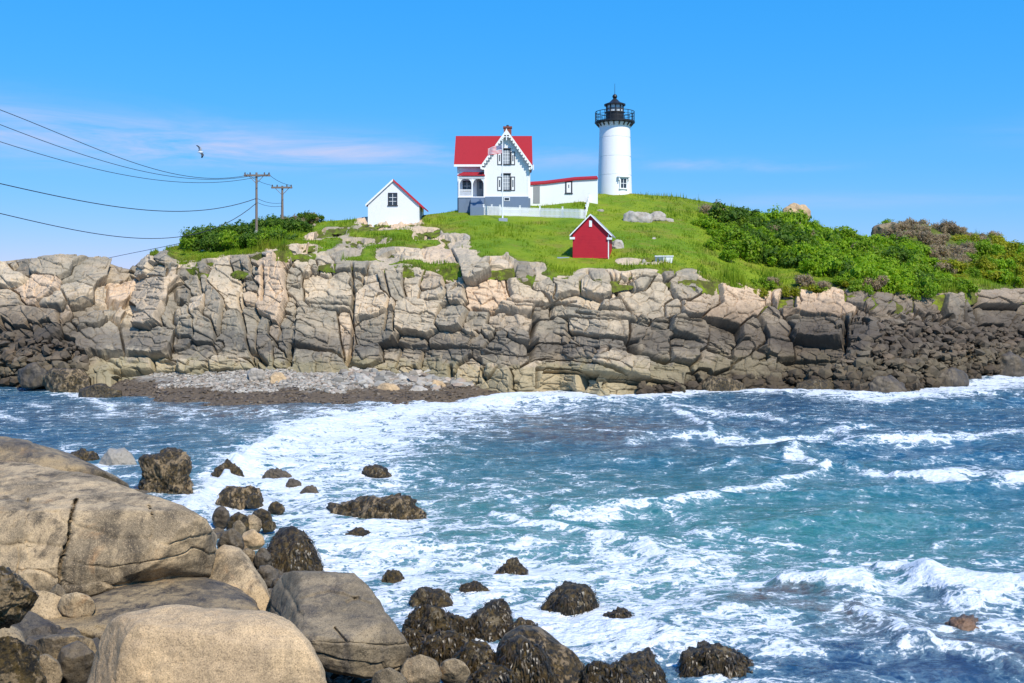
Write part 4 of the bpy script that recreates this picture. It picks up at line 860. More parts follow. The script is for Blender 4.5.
HEAP = [((430, 612, 475, 648), 'brown seaweed rock between the black seaweed boulder and the humped rock'), ((506, 618, 540, 652), 'small dark seaweed rock wedged behind the half bare boulder'), ((384, 648, 420, 682), 'dark wet rock in the gap under the side of the blocky boulder'),
        ((580, 660, 616, 700), 'low black rock leaning on the right flank of the half bare boulder'), ((440, 674, 476, 705), 'black rock in front of the tan stones at the bottom edge'),
        ((405, 604, 458, 650), 'black seaweed boulder behind the humped rock, touching the blocky boulder'), ((392, 628, 432, 660), 'dark rock squeezed against the side of the blocky boulder'), ((420, 630, 470, 668), 'dark olive rock in the middle of the seaweed heap'),
        ((448, 642, 505, 690), 'black shaggy rock in front of the humped rock'), ((465, 664, 520, 705), 'black rock at the very bottom edge left of the half bare boulder'), ((600, 664, 640, 700), 'small black rock at the bottom edge right of the half bare boulder')]
for i, (b, l) in enumerate(HEAP):
    x0, y0, x1, y1 = b; D = 27.0 - (y1 - 640) * .085; w, h = x1 - x0, y1 - y0
    o = rock('surf_rock', [(x0, y0 + .7 * h), (x0 + .12 * w, y0 + .3 * h), (x0 + .4 * w, y0), (x0 + .7 * w, y0 + .1 * h), (x1 - .05 * w, y0 + .45 * h), (x1, y1), (x0 + .5 * w, y1 + .3 * h), (x0, y1 + .1 * h)], D - .8, WR, l, 'rock', 'seaweed rocks heaped below the blocky boulder', seed=90 + i, n=28, rough=.15, fine=1.6, facet=.9)
    fronds(o, 450, 95 + i)
fronds(rock('surf_rock', [(492, 700), (496, 660), (506, 640), (520, 634), (540, 646), (552, 668), (566, 700), (530, 730)], 21.9, WR, 'cap of black seaweed lying on the left of the half bare boulder', 'rock', 'dark rocks awash in the surf', T=.8, seed=82, n=28, rough=.06), 1100, 83)
SMALL = [(212, 506, 230, 524, DR, 'dark stone between the tan and black boulder and the end of the huge boulder'), (224, 552, 244, 570, BR, 'brown stone behind the rounded brown boulder'), (270, 578, 290, 592, DR, 'dark stone at the back corner of the blocky grey boulder'), (246, 494, 262, 506, WR, 'small black stone leaning on the tan and black boulder'), (232, 520, 246, 534, GR, 'small grey stone left of the brown stone by the seaweed dome'),
         (226, 512, 250, 532, WR, 'black stone above the yellow stone'), (244, 514, 262, 530, BR, 'brown stone touching the tan and black boulder'), (262, 520, 276, 530, WR, 'tiny dark stone beside the large seaweed dome'), (250, 508, 272, 524, WR, 'dark pointed stone right of the tan and black boulder'), (268, 501, 284, 513, WR, 'small dark stone farthest into the foam by the tan and black boulder'),
         (218, 528, 244, 552, DR, 'dark wet stone under the black stone'), (240, 530, 264, 547, TR, 'rounded yellow stone in the pocket of small stones'), (238, 548, 256, 562, BR, 'small reddish stone below the yellow stone'), (254, 548, 272, 564, DR, 'small dark stone at the foot of the seaweed dome'), (256, 564, 280, 584, DR, 'wet stone between the dome and the rounded brown boulder')]
for i, (x0, y0, x1, y1, m, l) in enumerate(SMALL):
    D = CAMZ * F / (y1 - HZ) - 1.2 + .3; w, h = x1 - x0, y1 - y0
    rock('stone', [(x0, y0 + .7 * h), (x0 + .2 * w, y0 + .15 * h), (x0 + .55 * w, y0), (x0 + .9 * w, y0 + .3 * h), (x1, y0 + .8 * h), (x0 + .8 * w, y1 + .2 * h), (x0 + .15 * w, y1 + .2 * h)], D, m, l, 'stone', 'small stones in the pocket beside the seaweed dome', seed=120 + i, n=20, rough=.11, facet=.95, p=3.5)

# boulders on the far side: foot of the cliff, and outcrops in the turf
def far_rock(pts_box, mat, label, seed, name='outcrop', cat='rock', group='rocks breaking through the turf', dD=0.0, T=None, n=26, p=4.2, D=None, rough=.10):
    x0, y0, x1, y1 = pts_box; w, h = x1 - x0, y1 - y0; D = D or float(Dxy((x0 + x1) / 2, y1)) + dD
    g = np.random.default_rng(seed); m = 6; tx = np.linspace(.02, .98, m); ty = np.sin(np.linspace(.12, .9, m) * math.pi) ** .45 * (1 + g.uniform(-.2, .05, m))
    pts = [(x0 + a * w, y1 - b * h) for a, b in zip(tx, ty)] + [(x1, y1 - .1 * h), (x1 - .1 * w, y1 + .35 * h), (x0 + .1 * w, y1 + .35 * h), (x0, y1 - .1 * h)]
    return rock(name, pts, D, mat, label, cat, group, T, None, .02, p, n, rough, seed, facet=.9)
OC = M['outcrop']
far_rock((624, 210, 652, 222), OC, 'pale rock on the slope below the lighthouse, larger of a joined pair', 141, T=.9)
far_rock((646, 211, 666, 221), OC, 'pale squarish rock joined to a larger rock below the lighthouse', 142)
far_rock((664, 218, 674, 222), OC, 'small brownish rock at the right end of the rocks below the lighthouse', 143)
far_rock((612, 238, 624, 249), OC, 'grey boulder beside the red shed', 144)
far_rock((783, 203, 810, 218), M['tan_rock'], 'rounded brown rock on the skyline above the green thicket', 145, D=131)
far_rock((597, 209, 604, 212), OC, 'small pale stone left of the rocks below the lighthouse', 146); far_rock((652, 237, 656, 240), OC, 'tiny white stone on the slope right of the red shed', 147)
far_rock((262, 251, 274, 254), OC, 'flat stone at the foot of the nearer utility pole', 149)
far_rock((464, 234, 470, 241), OC, 'small upright pale stone at the edge of the lawn below the flagpole', 150)
far_rock((642, 259, 646, 263), OC, 'small grey stone left of the white box', 151)
far_rock((872, 222, 905, 236), M['grey_rock'], 'broad pale rock slab near the top of the far right hill', 152, D=146, p=3.5); far_rock((918, 240, 940, 252), OC, 'pale rock half way up the far right hill', 153, D=138); far_rock((962, 254, 982, 262), OC, 'light rock low on the far right hill', 154, D=135); far_rock((1012, 250, 1030, 262), OC, 'brown rock at the right edge of the far hill', 155, D=146)
FG = 'boulders along the foot of the cliff'
CL = M['cliff']
far_rock((44, 366, 90, 388), WB, 'olive weed covered boulder at the left end of the beach', 161, 'boulder', 'boulder', FG, D=86.5, T=1.6, n=32)
far_rock((76, 384, 122, 398), WR, 'low dark rock running into the bay from the beach', 162, 'boulder', 'boulder', FG, D=82.6, T=1.0)
far_rock((18, 363, 48, 380), DR, 'dark boulder left of the olive weed covered boulder', 163, 'boulder', 'boulder', FG, D=88, T=1.2)
far_rock((247, 366, 265, 380), OC, 'pale tan boulder resting on the pebbles, left one of a pair', 164, 'boulder', 'boulder', FG, D=84.6)
far_rock((269, 372, 287, 387), M['tan_rock'], 'yellowish tan boulder resting on the pebbles, right one of a pair', 165, 'boulder', 'boulder', FG, D=84.3)
far_rock((312, 383, 330, 393), OC, 'flat pale slab on the pebbles', 166, 'boulder', 'boulder', FG, D=82.2); far_rock((375, 382, 400, 395), M['tan_rock'], 'flat yellowish slab at the right end of the pebbles', 167, 'boulder', 'boulder', FG, D=82); far_rock((402, 386, 432, 400), OC, 'broken pale slab where the pebbles meet the cliff', 168, 'boulder', 'boulder', FG, D=82)
far_rock((352, 375, 374, 388), OC, 'tilted pale stone between the beach slabs', 169, 'boulder', 'boulder', FG, D=83.6)
far_rock((338, 386, 356, 395), OC, 'small pale slab beside the flat pale slab on the pebbles', 176, 'boulder', 'boulder', FG, D=82); far_rock((425, 380, 446, 391), M['tan_rock'], 'yellowish block at the cliff foot right of the broken pale slab', 177, 'boulder', 'boulder', FG, D=83.6)
far_rock((868, 376, 906, 396), DR, 'black boulder farthest out at the water below the rubble', 170, 'boulder', 'boulder', FG, D=86); far_rock((795, 378, 840, 392), WR, 'low weed covered ledge at the waterline below the rubble', 171, 'boulder', 'boulder', FG, D=87.5, T=1.2)
far_rock((700, 376, 745, 394), WB, 'weed fringed boulder at the waterline below the rounded pinkish cliff', 172, 'boulder', 'boulder', FG, D=85.8, T=1.2); far_rock((930, 366, 968, 386), DR, 'dark boulder at the water in the gully at the right', 173, 'boulder', 'boulder', FG, D=93)
far_rock((996, 352, 1030, 374), DR, 'dark boulder at the right edge above the white shore break', 174, 'boulder', 'boulder', FG, D=103)
far_rock((536, 393, 570, 402), DR, 'low wet rock in the foam under the layered cliff', 175, 'boulder', 'boulder', FG, D=84.0)

# ------------------------------------------------------------------ buildings
class Fr:
    """measures a building in metres from its own base point"""
    def __init__(s, cx, by, Y): s.cx, s.by, s.k, s.Y = cx, by, Y / F, Y; s.loc = at(cx, by, Y)
    def x(s, px): return (px - s.cx) * s.k
    def z(s, py): return (s.by - py) * s.k
def window(fr, parent, x0, x1, z0, z1, y, trim, cols=2, rows=2, fw=.10, name='window', proud=.05, pane='pane'):
    """casing with pane and glazing bars, standing proud of a wall whose face is at y"""
    m = MB(); m.box(x0, x1, y - proud, y + .02, z1 - fw, z1).box(x0 - .06, x1 + .06, y - proud - .05, y + .02, z0, z0 + fw).box(x0, x0 + fw, y - proud, y + .02, z0 + fw, z1 - fw).box(x1 - fw, x1, y - proud, y + .02, z0 + fw, z1 - fw)
    w = m.build(name, M[trim], parent)
    MB().box(x0 + fw, x1 - fw, y - .008, y + .02, z0 + fw, z1 - fw).build('pane', M[pane], w)
    g = MB(); b = .045
    for i in range(1, cols): xx = x0 + fw + (x1 - x0 - 2 * fw) * i / cols; g.box(xx - b / 2, xx + b / 2, y - .034, y - .006, z0 + fw, z1 - fw)
    for i in range(1, rows): zz = z0 + fw + (z1 - z0 - 2 * fw) * i / rows; g.box(x0 + fw, x1 - fw, y - .030, y - .007, zz - b / 2, zz + b / 2)
    if cols * rows > 1: g.build('sash', M['white_trim'], w)
    return w
# --- keeper's house
t = NT('white_clapboard'); p = t.pos(); z = t.sep(p)[2]
fr_ = t.math('FRACT', t.math('MULTIPLY', z, 7.5))
c = t.mix(t.ramp(t.noise(1.3, 6, .65, t.scl(p, (1.5, 1.5, .4))), .5, .8, 0, .16), (.83, .83, .82), (.55, .54, .50))
M['clap'] = t.out(c, .6, t.bump(t.math('ADD', fr_, t.math('MULTIPLY', t.noise(5, 3), .4)), .35, .03), .3)
def build_house():
    f = Fr(506, 209, 121.5); o = empty('house', f.loc); k = f.k
    tag(o, 'white two storey keeper house with red roof, front gable and little porch', 'house')
    gx0, gx1 = f.x(485), f.x(528); ez, az = f.z(162), f.z(131.5); fz = f.z(196.7)
    xm = (gx0 + gx1) / 2
    # walls of the projecting gable and of the main block
    MB().prism([(gx0, fz), (gx1, fz), (gx1, ez), (xm, az), (gx0, ez)], 0, 4.5).build('gable_wall', M['clap'], o)
    mx0, mx1 = f.x(457), f.x(530.5); mz = f.z(161.5); Y0, Y1 = 1.9, 8.7; rz = f.z(129.3); ym = (Y0 + Y1) / 2
    m = MB(); b = [(mx0, fz), (mx1, fz)]
    m.add([(mx0, Y0, fz), (mx1, Y0, fz), (mx1, Y1, fz), (mx0, Y1, fz), (mx0, Y0, mz), (mx1, Y0, mz), (mx1, Y1, mz), (mx0, Y1, mz), (mx0, ym, rz - .15), (mx1, ym, rz - .15)],
          [(3, 2, 1, 0), (0, 1, 5, 4), (2, 3, 7, 6), (1, 2, 6, 9, 5), (3, 0, 4, 8, 7), (4, 5, 9, 8), (6, 7, 8, 9)])
    m.build('wall', M['clap'], o)
    MB().box(gx0 - .06, gx1 + .06, -.06, 4.4, -2.2, fz).box(mx0 - .05, mx1 + .02, Y0 - .05, Y1, -2.2, fz - .003).build('foundation', M['blue_grey'], o)
    # main roof: two slopes with thickness
    rx0, rx1 = f.x(453.3), f.x(532.8); ov = .55; d = .14
    def slope(m, y_e, z_e, y_r, z_r, x0, x1):
        m.add([(x0, y_e, z_e), (x1, y_e, z_e), (x1, y_r, z_r), (x0, y_r, z_r), (x0, y_e, z_e - d), (x1, y_e, z_e - d), (x1, y_r, z_r - d), (x0, y_r, z_r - d)],
              [(0, 1, 2, 3), (7, 6, 5, 4), (4, 5, 1, 0), (5, 6, 2, 1), (6, 7, 3, 2), (7, 4, 0, 3)] if y_e < y_r else [(3, 2, 1, 0), (4, 5, 6, 7), (0, 1, 5, 4), (1, 2, 6, 5), (2, 3, 7, 6), (3, 0, 4, 7)])
    sl_ = (rz - mz) / (ym - Y0); ze = mz - ov * sl_ * .35 + .05
    m = MB(); slope(m, Y0 - ov, ze, ym, rz, rx0, rx1); slope(m, Y1 + ov, ze, ym, rz, rx0, rx1)
    rf = m.build('roof', M['red_roof'], o)
    m = MB().box(rx0, gx0 - .3, Y0 - ov - .06, Y0 - ov + .05, ze - .30, ze - .02)
    m.build('eave_trim', M['white_trim'], o)
    # gable roof (slopes left and right), rake boards with scalloped edge
    o2 = .52; hw = gx1 - xm; sl2 = (az - ez) / hw; xe = hw + o2; zee = az + .16 - sl2 * xe; yf = -.55; yb = 4.9
    for s in (-1, 1):
        m = MB(); a = (xm, az + .16); e = (xm + s * xe, zee); n_ = .13
        P = [(a[0], yf, a[1]), (e[0], yf, e[1]), (e[0], yb, e[1]), (a[0], yb, a[1])]
        Pl = [(x, y, z - n_) for x, y, z in P]
        fs = [(0, 1, 2, 3), (7, 6, 5, 4), (4, 5, 1, 0), (5, 6, 2, 1), (6, 7, 3, 2), (7, 4, 0, 3)]
        if s > 0: fs = [tuple(reversed(q)) for q in fs]
        m.add(P + Pl, [tuple(reversed(q)) for q in fs]); m.build('gable_roof', M['red_roof'], o)
        # bargeboard
        m = MB(); h = .30
        P = [(a[0], yf - .07, a[1] + .03), (e[0] + s * .03, yf - .07, e[1] + .01), (e[0] + s * .03, yf - .07, e[1] - h), (a[0], yf - .07, a[1] - h)]
        P2 = [(x, y + .062, z) for x, y, z in P]
        fs = [(0, 3, 2, 1), (4, 5, 6, 7), (0, 1, 5, 4), (1, 2, 6, 5), (2, 3, 7, 6), (3, 0, 4, 7)]
        m.add(P + P2, fs if s > 0 else [tuple(reversed(q)) for q in fs])
        nsc = 13
        for i in range(nsc):
            t_ = (i + .6) / nsc; cx_, cz_ = a[0] + (e[0] - a[0]) * t_, a[1] - h + (e[1] - a[1]) * t_
            m.prism([(cx_ + .13 * math.cos(q), cz_ - .03 + .16 * math.sin(q)) for q in np.linspace(0, 2 * math.pi, 10)[:-1]], yf - .064, yf - .012)
        m.build('bargeboard', M['white_trim'], o)
        # eave return
        MB().box(min(e[0], e[0] - s * .42), max(e[0], e[0] - s * .42), yf, -.02, e[1] - .40, e[1] - .15).build('eave_bracket', M['white_trim'], o)
    # collar ornament under the gable peak, corner boards
    MB().bar((xm, yf - .02, az + .25), (xm, yf - .02, az - 1.15), .11).bar((xm - .62, yf + .03, az - .72), (xm + .62, yf + .03, az - .72), .10).build('gable_ornament', M['white_trim'], o)
    for x in (gx0, gx1): MB().box(x - .09, x + .09, -.035, .1, fz + .004, ez - .1).build('corner_board', M['white_trim'], o)
    MB().box(mx0 - .03, mx0 + .14, Y0 - .035, Y0 + .1, fz + .004, mz - .2).build('corner_board', M['white_trim'], o); MB().box(gx0 + .092, gx1 - .092, -.05, .02, fz - .02, fz + .16).build('water_table', M['white_trim'], o)
    # windows of the gable: sash between two narrow shuttered lights
    for (z0, z1) in ((f.z(165), f.z(149)), (f.z(190.8), f.z(174))):
        xa, xb = f.x(497.4), f.x(515); wc = f.x(502); wd = f.x(510.6)
        window(f, o, wc, wd, z0, z1, 0, 'dark_trim', 3, 4, .12, pane='curtain_pane')
        for (a, b) in ((xa, wc - .02), (wd + .02, xb)):
            m = MB(); q = .10; zt = z1 - .32
            m.box(a, b, -.05, .02, zt - q, zt).box(a, b, -.05, .02, z0, z0 + q).box(a, a + q, -.05, .02, z0 + q, zt - q).box(b - q, b, -.05, .02, z0 + q, zt - q)
            sh = m.build('side_light', M['dark_trim'], o); MB().box(a + q, b - q, -.02, .02, z0 + q, zt - q).build('shutter', M['white_trim'], sh)
            g = MB().box((a + b) / 2 - .07, (a + b) / 2 + .07, -.026, -.015, z0 + .45, zt - .4); g.build('pane', M['pane'], sh)
        MB().box(wc - .05, wd + .05, -.16, .02, z1 + .002, z1 + .09).build('window_hood', M['dark_trim'], o)
    w = MB().box(f.x(504), f.x(509.8), -.10, -.04, f.z(201), f.z(197.3)).build('cellar_window', M['white_trim'], o); MB().box(f.x(504.6), f.x(509.2), -.115, -.095, f.z(200.4), f.z(197.9)).build('pane', M['pane'], w)
    # chimney
    cx_, cyy = f.x(507.5), 3.2; m = MB().box(cx_ - .48, cx_ + .48, cyy - .4, cyy + .4, az - 1.2, f.z(124.2)).box(cx_ - .56, cx_ + .56, cyy - .48, cyy + .48, f.z(124.2) + .002, f.z(122.6)); ch = m.build('chimney', M['brick'], o)
    MB().lathe([(.17, f.z(122.6) + .002), (.15, f.z(120.8)), (.11, f.z(120.8))], 16, (cx_, cyy)).build('flue', M['dark_trim'], ch)
    # porch in the angle
    px0, px1, pf = f.x(458.5), gx0 - .003, -.05
    zt, zb = f.z(170.2), f.z(175.2)
    m = MB(); P = [(px0 - .15, pf - .25, zb), (px1, pf - .25, zb), (px1, Y0 - .04, zt), (px0 + .5, Y0 - .04, zt)]; m.add(P + [(x, y, z - .12) for x, y, z in P], [(0, 1, 2, 3), (7, 6, 5, 4), (4, 5, 1, 0), (5, 6, 2, 1), (6, 7, 3, 2), (7, 4, 0, 3)])
    MBp = m.build('porch_roof', M['red_roof'], o)
    MB().box(px0, px1, pf - .12, pf + .06, zb - .40, zb - .13).box(px0, px0 + .12, pf + .06, Y0 - .05, zb - .40, zb - .13).build('porch_beam', M['white_trim'], o)
    for x in (px0, f.x(471.6), px1 - .16):
        m = MB().box(x, x + .16, pf - .08, pf + .08, fz + .002, zb - .402)
        for s in (-1, 1):
            xa = x + .08 + s * .08
            if (s < 0 and x == px0) or (s > 0 and x > px1 - .3): continue
            m.prism([(xa, zb - .41), (xa + s * .55, zb - .41), (xa + s * .32, zb - .52), (xa + s * .12, zb - .72), (xa, zb - 1.05)][::s], pf - .04, pf + .04)
        m.build('porch_post', M['white_trim'], o)
    m = MB().box(px0 + .16, f.x(471.6), pf - .05, pf + .05, f.z(190.6), f.z(189.6))
    for i in range(11): xx = px0 + .22 + i * (f.x(471.6) - px0 - .3) / 10; m.box(xx, xx + .06, pf - .02, pf + .02, fz + .05, f.z(190.6) - .002)
    m.box(px0 + .16, f.x(471.6), pf - .04, pf + .04, fz + .003, fz + .1); m.build('porch_railing', M['white_trim'], o)
    MB().box(px0 - .05, px1, pf - .15, Y0 - .06, fz - .12, fz).build('porch_floor', M['white_trim'], o)
    MB().box(px0, px1 - .07, pf - .08, Y0 - .07, -2.2, fz - .123).build('porch_base', M['blue_grey'], o)
    m = MB()
    for i in range(7): m.box(f.x(471), f.x(484.3), pf - .2 - .28 * (i + 1), pf - .2 - .28 * i + .0, -1.2, fz - .2 - .21 * i)
    m.build('porch_steps', M['blue_grey'], o)
    dx0, dx1 = f.x(476.2), f.x(483.2); d_ = MB().box(dx0, dx1, Y0 - .07, Y0 - .005, fz + .003, f.z(178.5)).build('door', M['grey_door'], o); MB().box(dx0 + .3, dx1 - .2, Y0 - .085, Y0 - .065, fz + 1.15, f.z(179.8)).build('pane', M['pane'], d_)
    window(f, o, f.x(462), f.x(470.5), f.z(190), f.z(179), Y0, 'dark_trim', 2, 2, .1)
    MB().bar((mx1 + .02, 1.6, f.z(164)), (mx1 + .45, 1.6, f.z(164)), .06).bar((mx1 + .4, 1.6, f.z(163)), (mx1 + .4, 1.6, f.z(168.5)), .10).build('cable_bracket', M['white_trim'], o)
build_house()
# --- covered way between the house and the tower
def build_way():
    f = Fr(563, 204, 126.0); o = empty('covered_way', f.loc); tag(o, 'long low white covered passage with thin red roof joining the house to the lighthouse', 'passage')
    xs = [528.8, 545, 575, 597.8]; tops = [184.0, 183.0, 179.2, 178.0]; k = 2.6
    poly = [(f.x(528.8), -2.2), (f.x(597.8), -2.2)] + [(f.x(a), f.z(b)) for a, b in zip(xs[::-1], tops[::-1])]
    MB().prism(poly, 0, k).build('wall', M['clap'], o)
    m = MB()
    for (a, b), (c, d) in zip(zip(xs, tops), list(zip(xs, tops))[1:]):
        P = [(f.x(a), -.16, f.z(b)), (f.x(c), -.16, f.z(d)), (f.x(c), k / 2, f.z(d) + .42), (f.x(a), k / 2, f.z(b) + .42), (f.x(a), k + .16, f.z(b)), (f.x(c), k + .16, f.z(d))]
        Pl = [(x, y, z + .01 if i < 0 else z + .004) for i, (x, y, z) in enumerate(P)]
        m.add(Pl, [(0, 1, 2, 3), (3, 2, 5, 4)]); m.box(0, 0, 0, 0, 0, 0) if False else None
        m.add([(f.x(a), -.165, f.z(b) - .16), (f.x(c), -.165, f.z(d) - .16), (f.x(c), -.165, f.z(d) + .01), (f.x(a), -.165, f.z(b) + .01), (f.x(a), -.01, f.z(b) - .16), (f.x(c), -.01, f.z(d) - .16)], [(0, 1, 2, 3), (1, 0, 4, 5)])
    m.build('roof', M['red_roof'], o)
    MB().box(f.x(533.2), f.x(539.8), -.05, .02, f.z(203.2), f.z(185.4)).build('door', M['grey_door'], o)
    window(f, o, f.x(565.2), f.x(572.3), f.z(194), f.z(181), 0, 'dark_trim', 1, 1, .12)
    MB().box(f.x(566.6), f.x(570.9), -.03, -.009, f.z(192.6), f.z(182.4)).build('shutter', M['white_trim'], o); MB().box(f.x(568.3), f.x(569.2), -.04, -.028, f.z(188), f.z(184.6)).build('window_slot', M['pane'], o)
build_way()
# --- lighthouse
def build_tower():
    f = Fr(614.8, 194.8, 134.2); o = empty('lighthouse', f.loc); tag(o, 'white conical lighthouse with black lantern room, gallery and railing', 'lighthouse')
    r = lambda px: px * f.k
    def rad(z): return r(17.1) + (r(15.1) - r(17.1)) * z / f.z(124)
    zt = f.z(124); prof = [(rad(-2) + .0, -2.0)]
    for zz in (f.z(176), f.z(157.5), f.z(138.5)): prof += [(rad(zz), zz - .05), (rad(zz) - .035, zz - .02), (rad(zz) - .035, zz + .02), (rad(zz), zz + .05)]
    prof += [(rad(zt), zt)]
    tw = MB().lathe(prof, 72).build('tower', M['tower'], o, True)
    MB().lathe([(rad(zt) + .02, zt - .55), (rad(zt) + .10, zt - .30), (rad(zt) + .25, zt - .02), (rad(zt) + .25, zt)], 64).build('cornice', M['white_trim'], o, True)
    gz = f.z(123.2); gr = r(20.0)
    MB().lathe([(gr - .3, gz - .08), (gr, gz + .0), (gr, gz + .20), (gr - .2, gz + .20)], 64).build('gallery_deck', M['black'], o, True)
    for i in range(20):
        a = 2 * math.pi * (i + .5) / 20; c, s = math.cos(a), math.sin(a); r0 = rad(zt) + .1
        MB().bar((c * r0, s * r0, gz - .48), (c * (gr - .2), s * (gr - .2), gz - .13), .12, .12).bar((c * (r0 + .06), s * (r0 + .06), gz - .52), (c * (r0 + .06), s * (r0 + .06), gz - .1), .12).build('gallery_bracket', M['iron'], o)
    m = MB(); R_ = gr - .08; base = gz + .2; H = 1.28; n = 20
    for i in range(n):
        a = 2 * math.pi * i / n; m.tube([(R_ * math.cos(a), R_ * math.sin(a), base), (R_ * math.cos(a), R_ * math.sin(a), base + H)], .045, 6)
    for j, rr_ in ((1.0, .045), (.68, .028), (.36, .028)):
        m.tube([(R_ * math.cos(q), R_ * math.sin(q), base + H * j) for q in np.linspace(0, 2 * math.pi, 49)], rr_, 6)
    m.build('gallery_railing', M['black'], o)
    # lantern: black iron drum, ring of glass with mullions, roof, ball and rod
    lr = r(9.1); z0 = gz + .2; z1 = f.z(112.4); z2 = f.z(105.6)
    MB().lathe([(lr, z0 + .003), (lr, z1 - .1), (lr + .12, z1 - .08), (lr + .12, z1)], 40).build('lantern_drum', M['black'], o, True)
    g = MB().lathe([(lr - .12, z1 + .003), (lr - .12, z2)], 20).build('lantern_glass', M['lantern_glass'], o)
    m = MB()
    for i in range(10):
        a = 2 * math.pi * (i + .5) / 10; m.bar((math.cos(a) * (lr - .07), math.sin(a) * (lr - .07), z1 + .004), (math.cos(a) * (lr - .07), math.sin(a) * (lr - .07), z2), .13)
    for zz in (z1 + (z2 - z1) * .5,): m.tube([((lr - .07) * math.cos(q), (lr - .07) * math.sin(q), zz) for q in np.linspace(0, 2 * math.pi, 41)], .035, 6)
    m.build('lantern_mullions', M['black'], o)
    MB().lathe([(.35, z1 + .1), (.5, z1 + .3), (.5, z2 - .3), (.3, z2 - .1)], 16).build('lamp_lens', M['lens'], o, True)
    zr = f.z(98.8)
    MB().lathe([(lr - .1, z2 + .002), (lr + .20, z2 - .02), (lr + .22, z2 + .16), (lr * .62, z2 + (zr - z2) * .45), (.35, zr - .1), (.22, zr), (.2, zr + .1)], 40).build('lantern_roof', M['black'], o, True)
    zb = f.z(96.8); MB().lathe([(.1, zr - .05), (.24, zr + .06), (.34, zb), (.26, zb + .24), (.08, zb + .36)], 20).build('ventilator_ball', M['black'], o, True)
    MB().tube([(0, 0, zb + .3), (0, 0, f.z(83.5))], [.035, .018], 6).build('lightning_rod', M['black'], o)
    # tower window with white hood on brackets (on the face towards the sea of view)
    a = math.asin(f.x(621.6) / rad(1.0)); rr2 = rad(1.2); c = empty('window', (math.sin(a) * rr2, -math.cos(a) * rr2, 0), a); c.parent = o
    def wpart(n, m_, mt): q = m_.build(n, M[mt], c); return q
    za, zb2 = f.z(189.6), f.z(180.3)
    m = MB(); fw = .16; hw = .42
    m.box(-hw - fw, hw + fw, -.10, .25, zb2, zb2 + fw).box(-hw - fw - .06, hw + fw + .06, -.14, .25, za - fw, za).box(-hw - fw, -hw, -.10, .25, za, zb2).box(hw, hw + fw, -.10, .25, za, zb2); wpart('frame', m, 'white_trim')
    m = MB().prism([(-hw - .5, zb2 + .18), (hw + .5, zb2 + .18), (hw + .4, zb2 + .36), (-hw - .4, zb2 + .36)], -.32, .2)
    for s in (-1, 1): m.box(s * (hw + .3) - .07, s * (hw + .3) + .07, -.24, .2, zb2 - .25, zb2 + .178)
    wpart('hood', m, 'white_trim'); wpart('pane', MB().box(-hw, hw, -.01, .05, za, zb2), 'pane')
    wpart('sash', MB().box(-.03, .03, -.05, -.012, za, zb2).box(-hw, hw, -.048, -.013, (za + zb2) / 2 - .03, (za + zb2) / 2 + .03), 'white_trim')
t = NT('white_tower_plates'); p = t.pos()
st = t.noise(1.1, 7, .7, t.scl(p, (2.2, 2.2, .18)), .2)
c = t.mix(t.ramp(st, .55, .85, 0, .30), (.83, .83, .82), (.50, .46, .40))
M['tower'] = t.out(c, .5, t.bump(t.noise(3, 5), .12, .04), .35)
M['lens'] = glass('fresnel_lens', (.30, .33, .33), .15)
build_tower()
# --- white shed on the left
def build_white_shed():
    f = Fr(393, 221.0, 115.5); o = empty('shed', f.loc, R(-1)); tag(o, 'small white gabled shed with one dark window and red roof, on the bare rock', 'shed')
    x0, x1, xm = f.x(367.8), f.x(419), f.x(393.2); ez, az = f.z(204.5), f.z(181.2); dpt = 5.2
    MB().prism([(x0, -1.6), (x1, -1.6), (x1, ez), (xm, az), (x0, ez)], 0, dpt).build('wall', M['clap'], o)
    for s, xe in ((-1, x0 - .25), (1, x1 + .55)):
        sl = (az - ez) / ((x1 - x0) / 2); ze = az + .03 - sl * abs(xe - xm)
        P = [(xm, -.14, az + .04), (xe, -.14, ze), (xe, dpt + .2, ze), (xm, dpt + .2, az + .04)]; P2 = [(x, y, z + .16) for x, y, z in P]
        fs = [(0, 1, 2, 3), (7, 6, 5, 4), (4, 5, 1, 0), (5, 6, 2, 1), (6, 7, 3, 2), (7, 4, 0, 3)]
        MB().add(P + P2, [tuple(reversed(q)) for q in fs] if s > 0 else fs).build('roof', M['red_roof'], o)
        P = [(xm, -.20, az + .26), (xe, -.20, ze + .20), (xe, -.20, ze - .06), (xm, -.20, az + .0)]; P2 = [(x, y + .05, z) for x, y, z in P]
        MB().add(P + P2, [(0, 3, 2, 1), (4, 5, 6, 7), (0, 1, 5, 4), (1, 2, 6, 5), (2, 3, 7, 6), (3, 0, 4, 7)]).build('rake_board', M['white_trim' if s < 0 else 'red_wall'], o)
    window(f, o, f.x(388), f.x(397.4), f.z(206), f.z(192.8), 0, 'dark_trim', 2, 3, .1)
    MB().box(x1 + .004, x1 + .05, 1.4, 2.6, -.4, 2.0).build('door', M['blue_grey'], o)  # blue grey panel added for the shade on the right wall, not a door
    MB().box(x1 - .08, x1 + .04, -.04, .1, -1.3, ez - .05).build('corner_board', M['white_trim'], o)
build_white_shed()
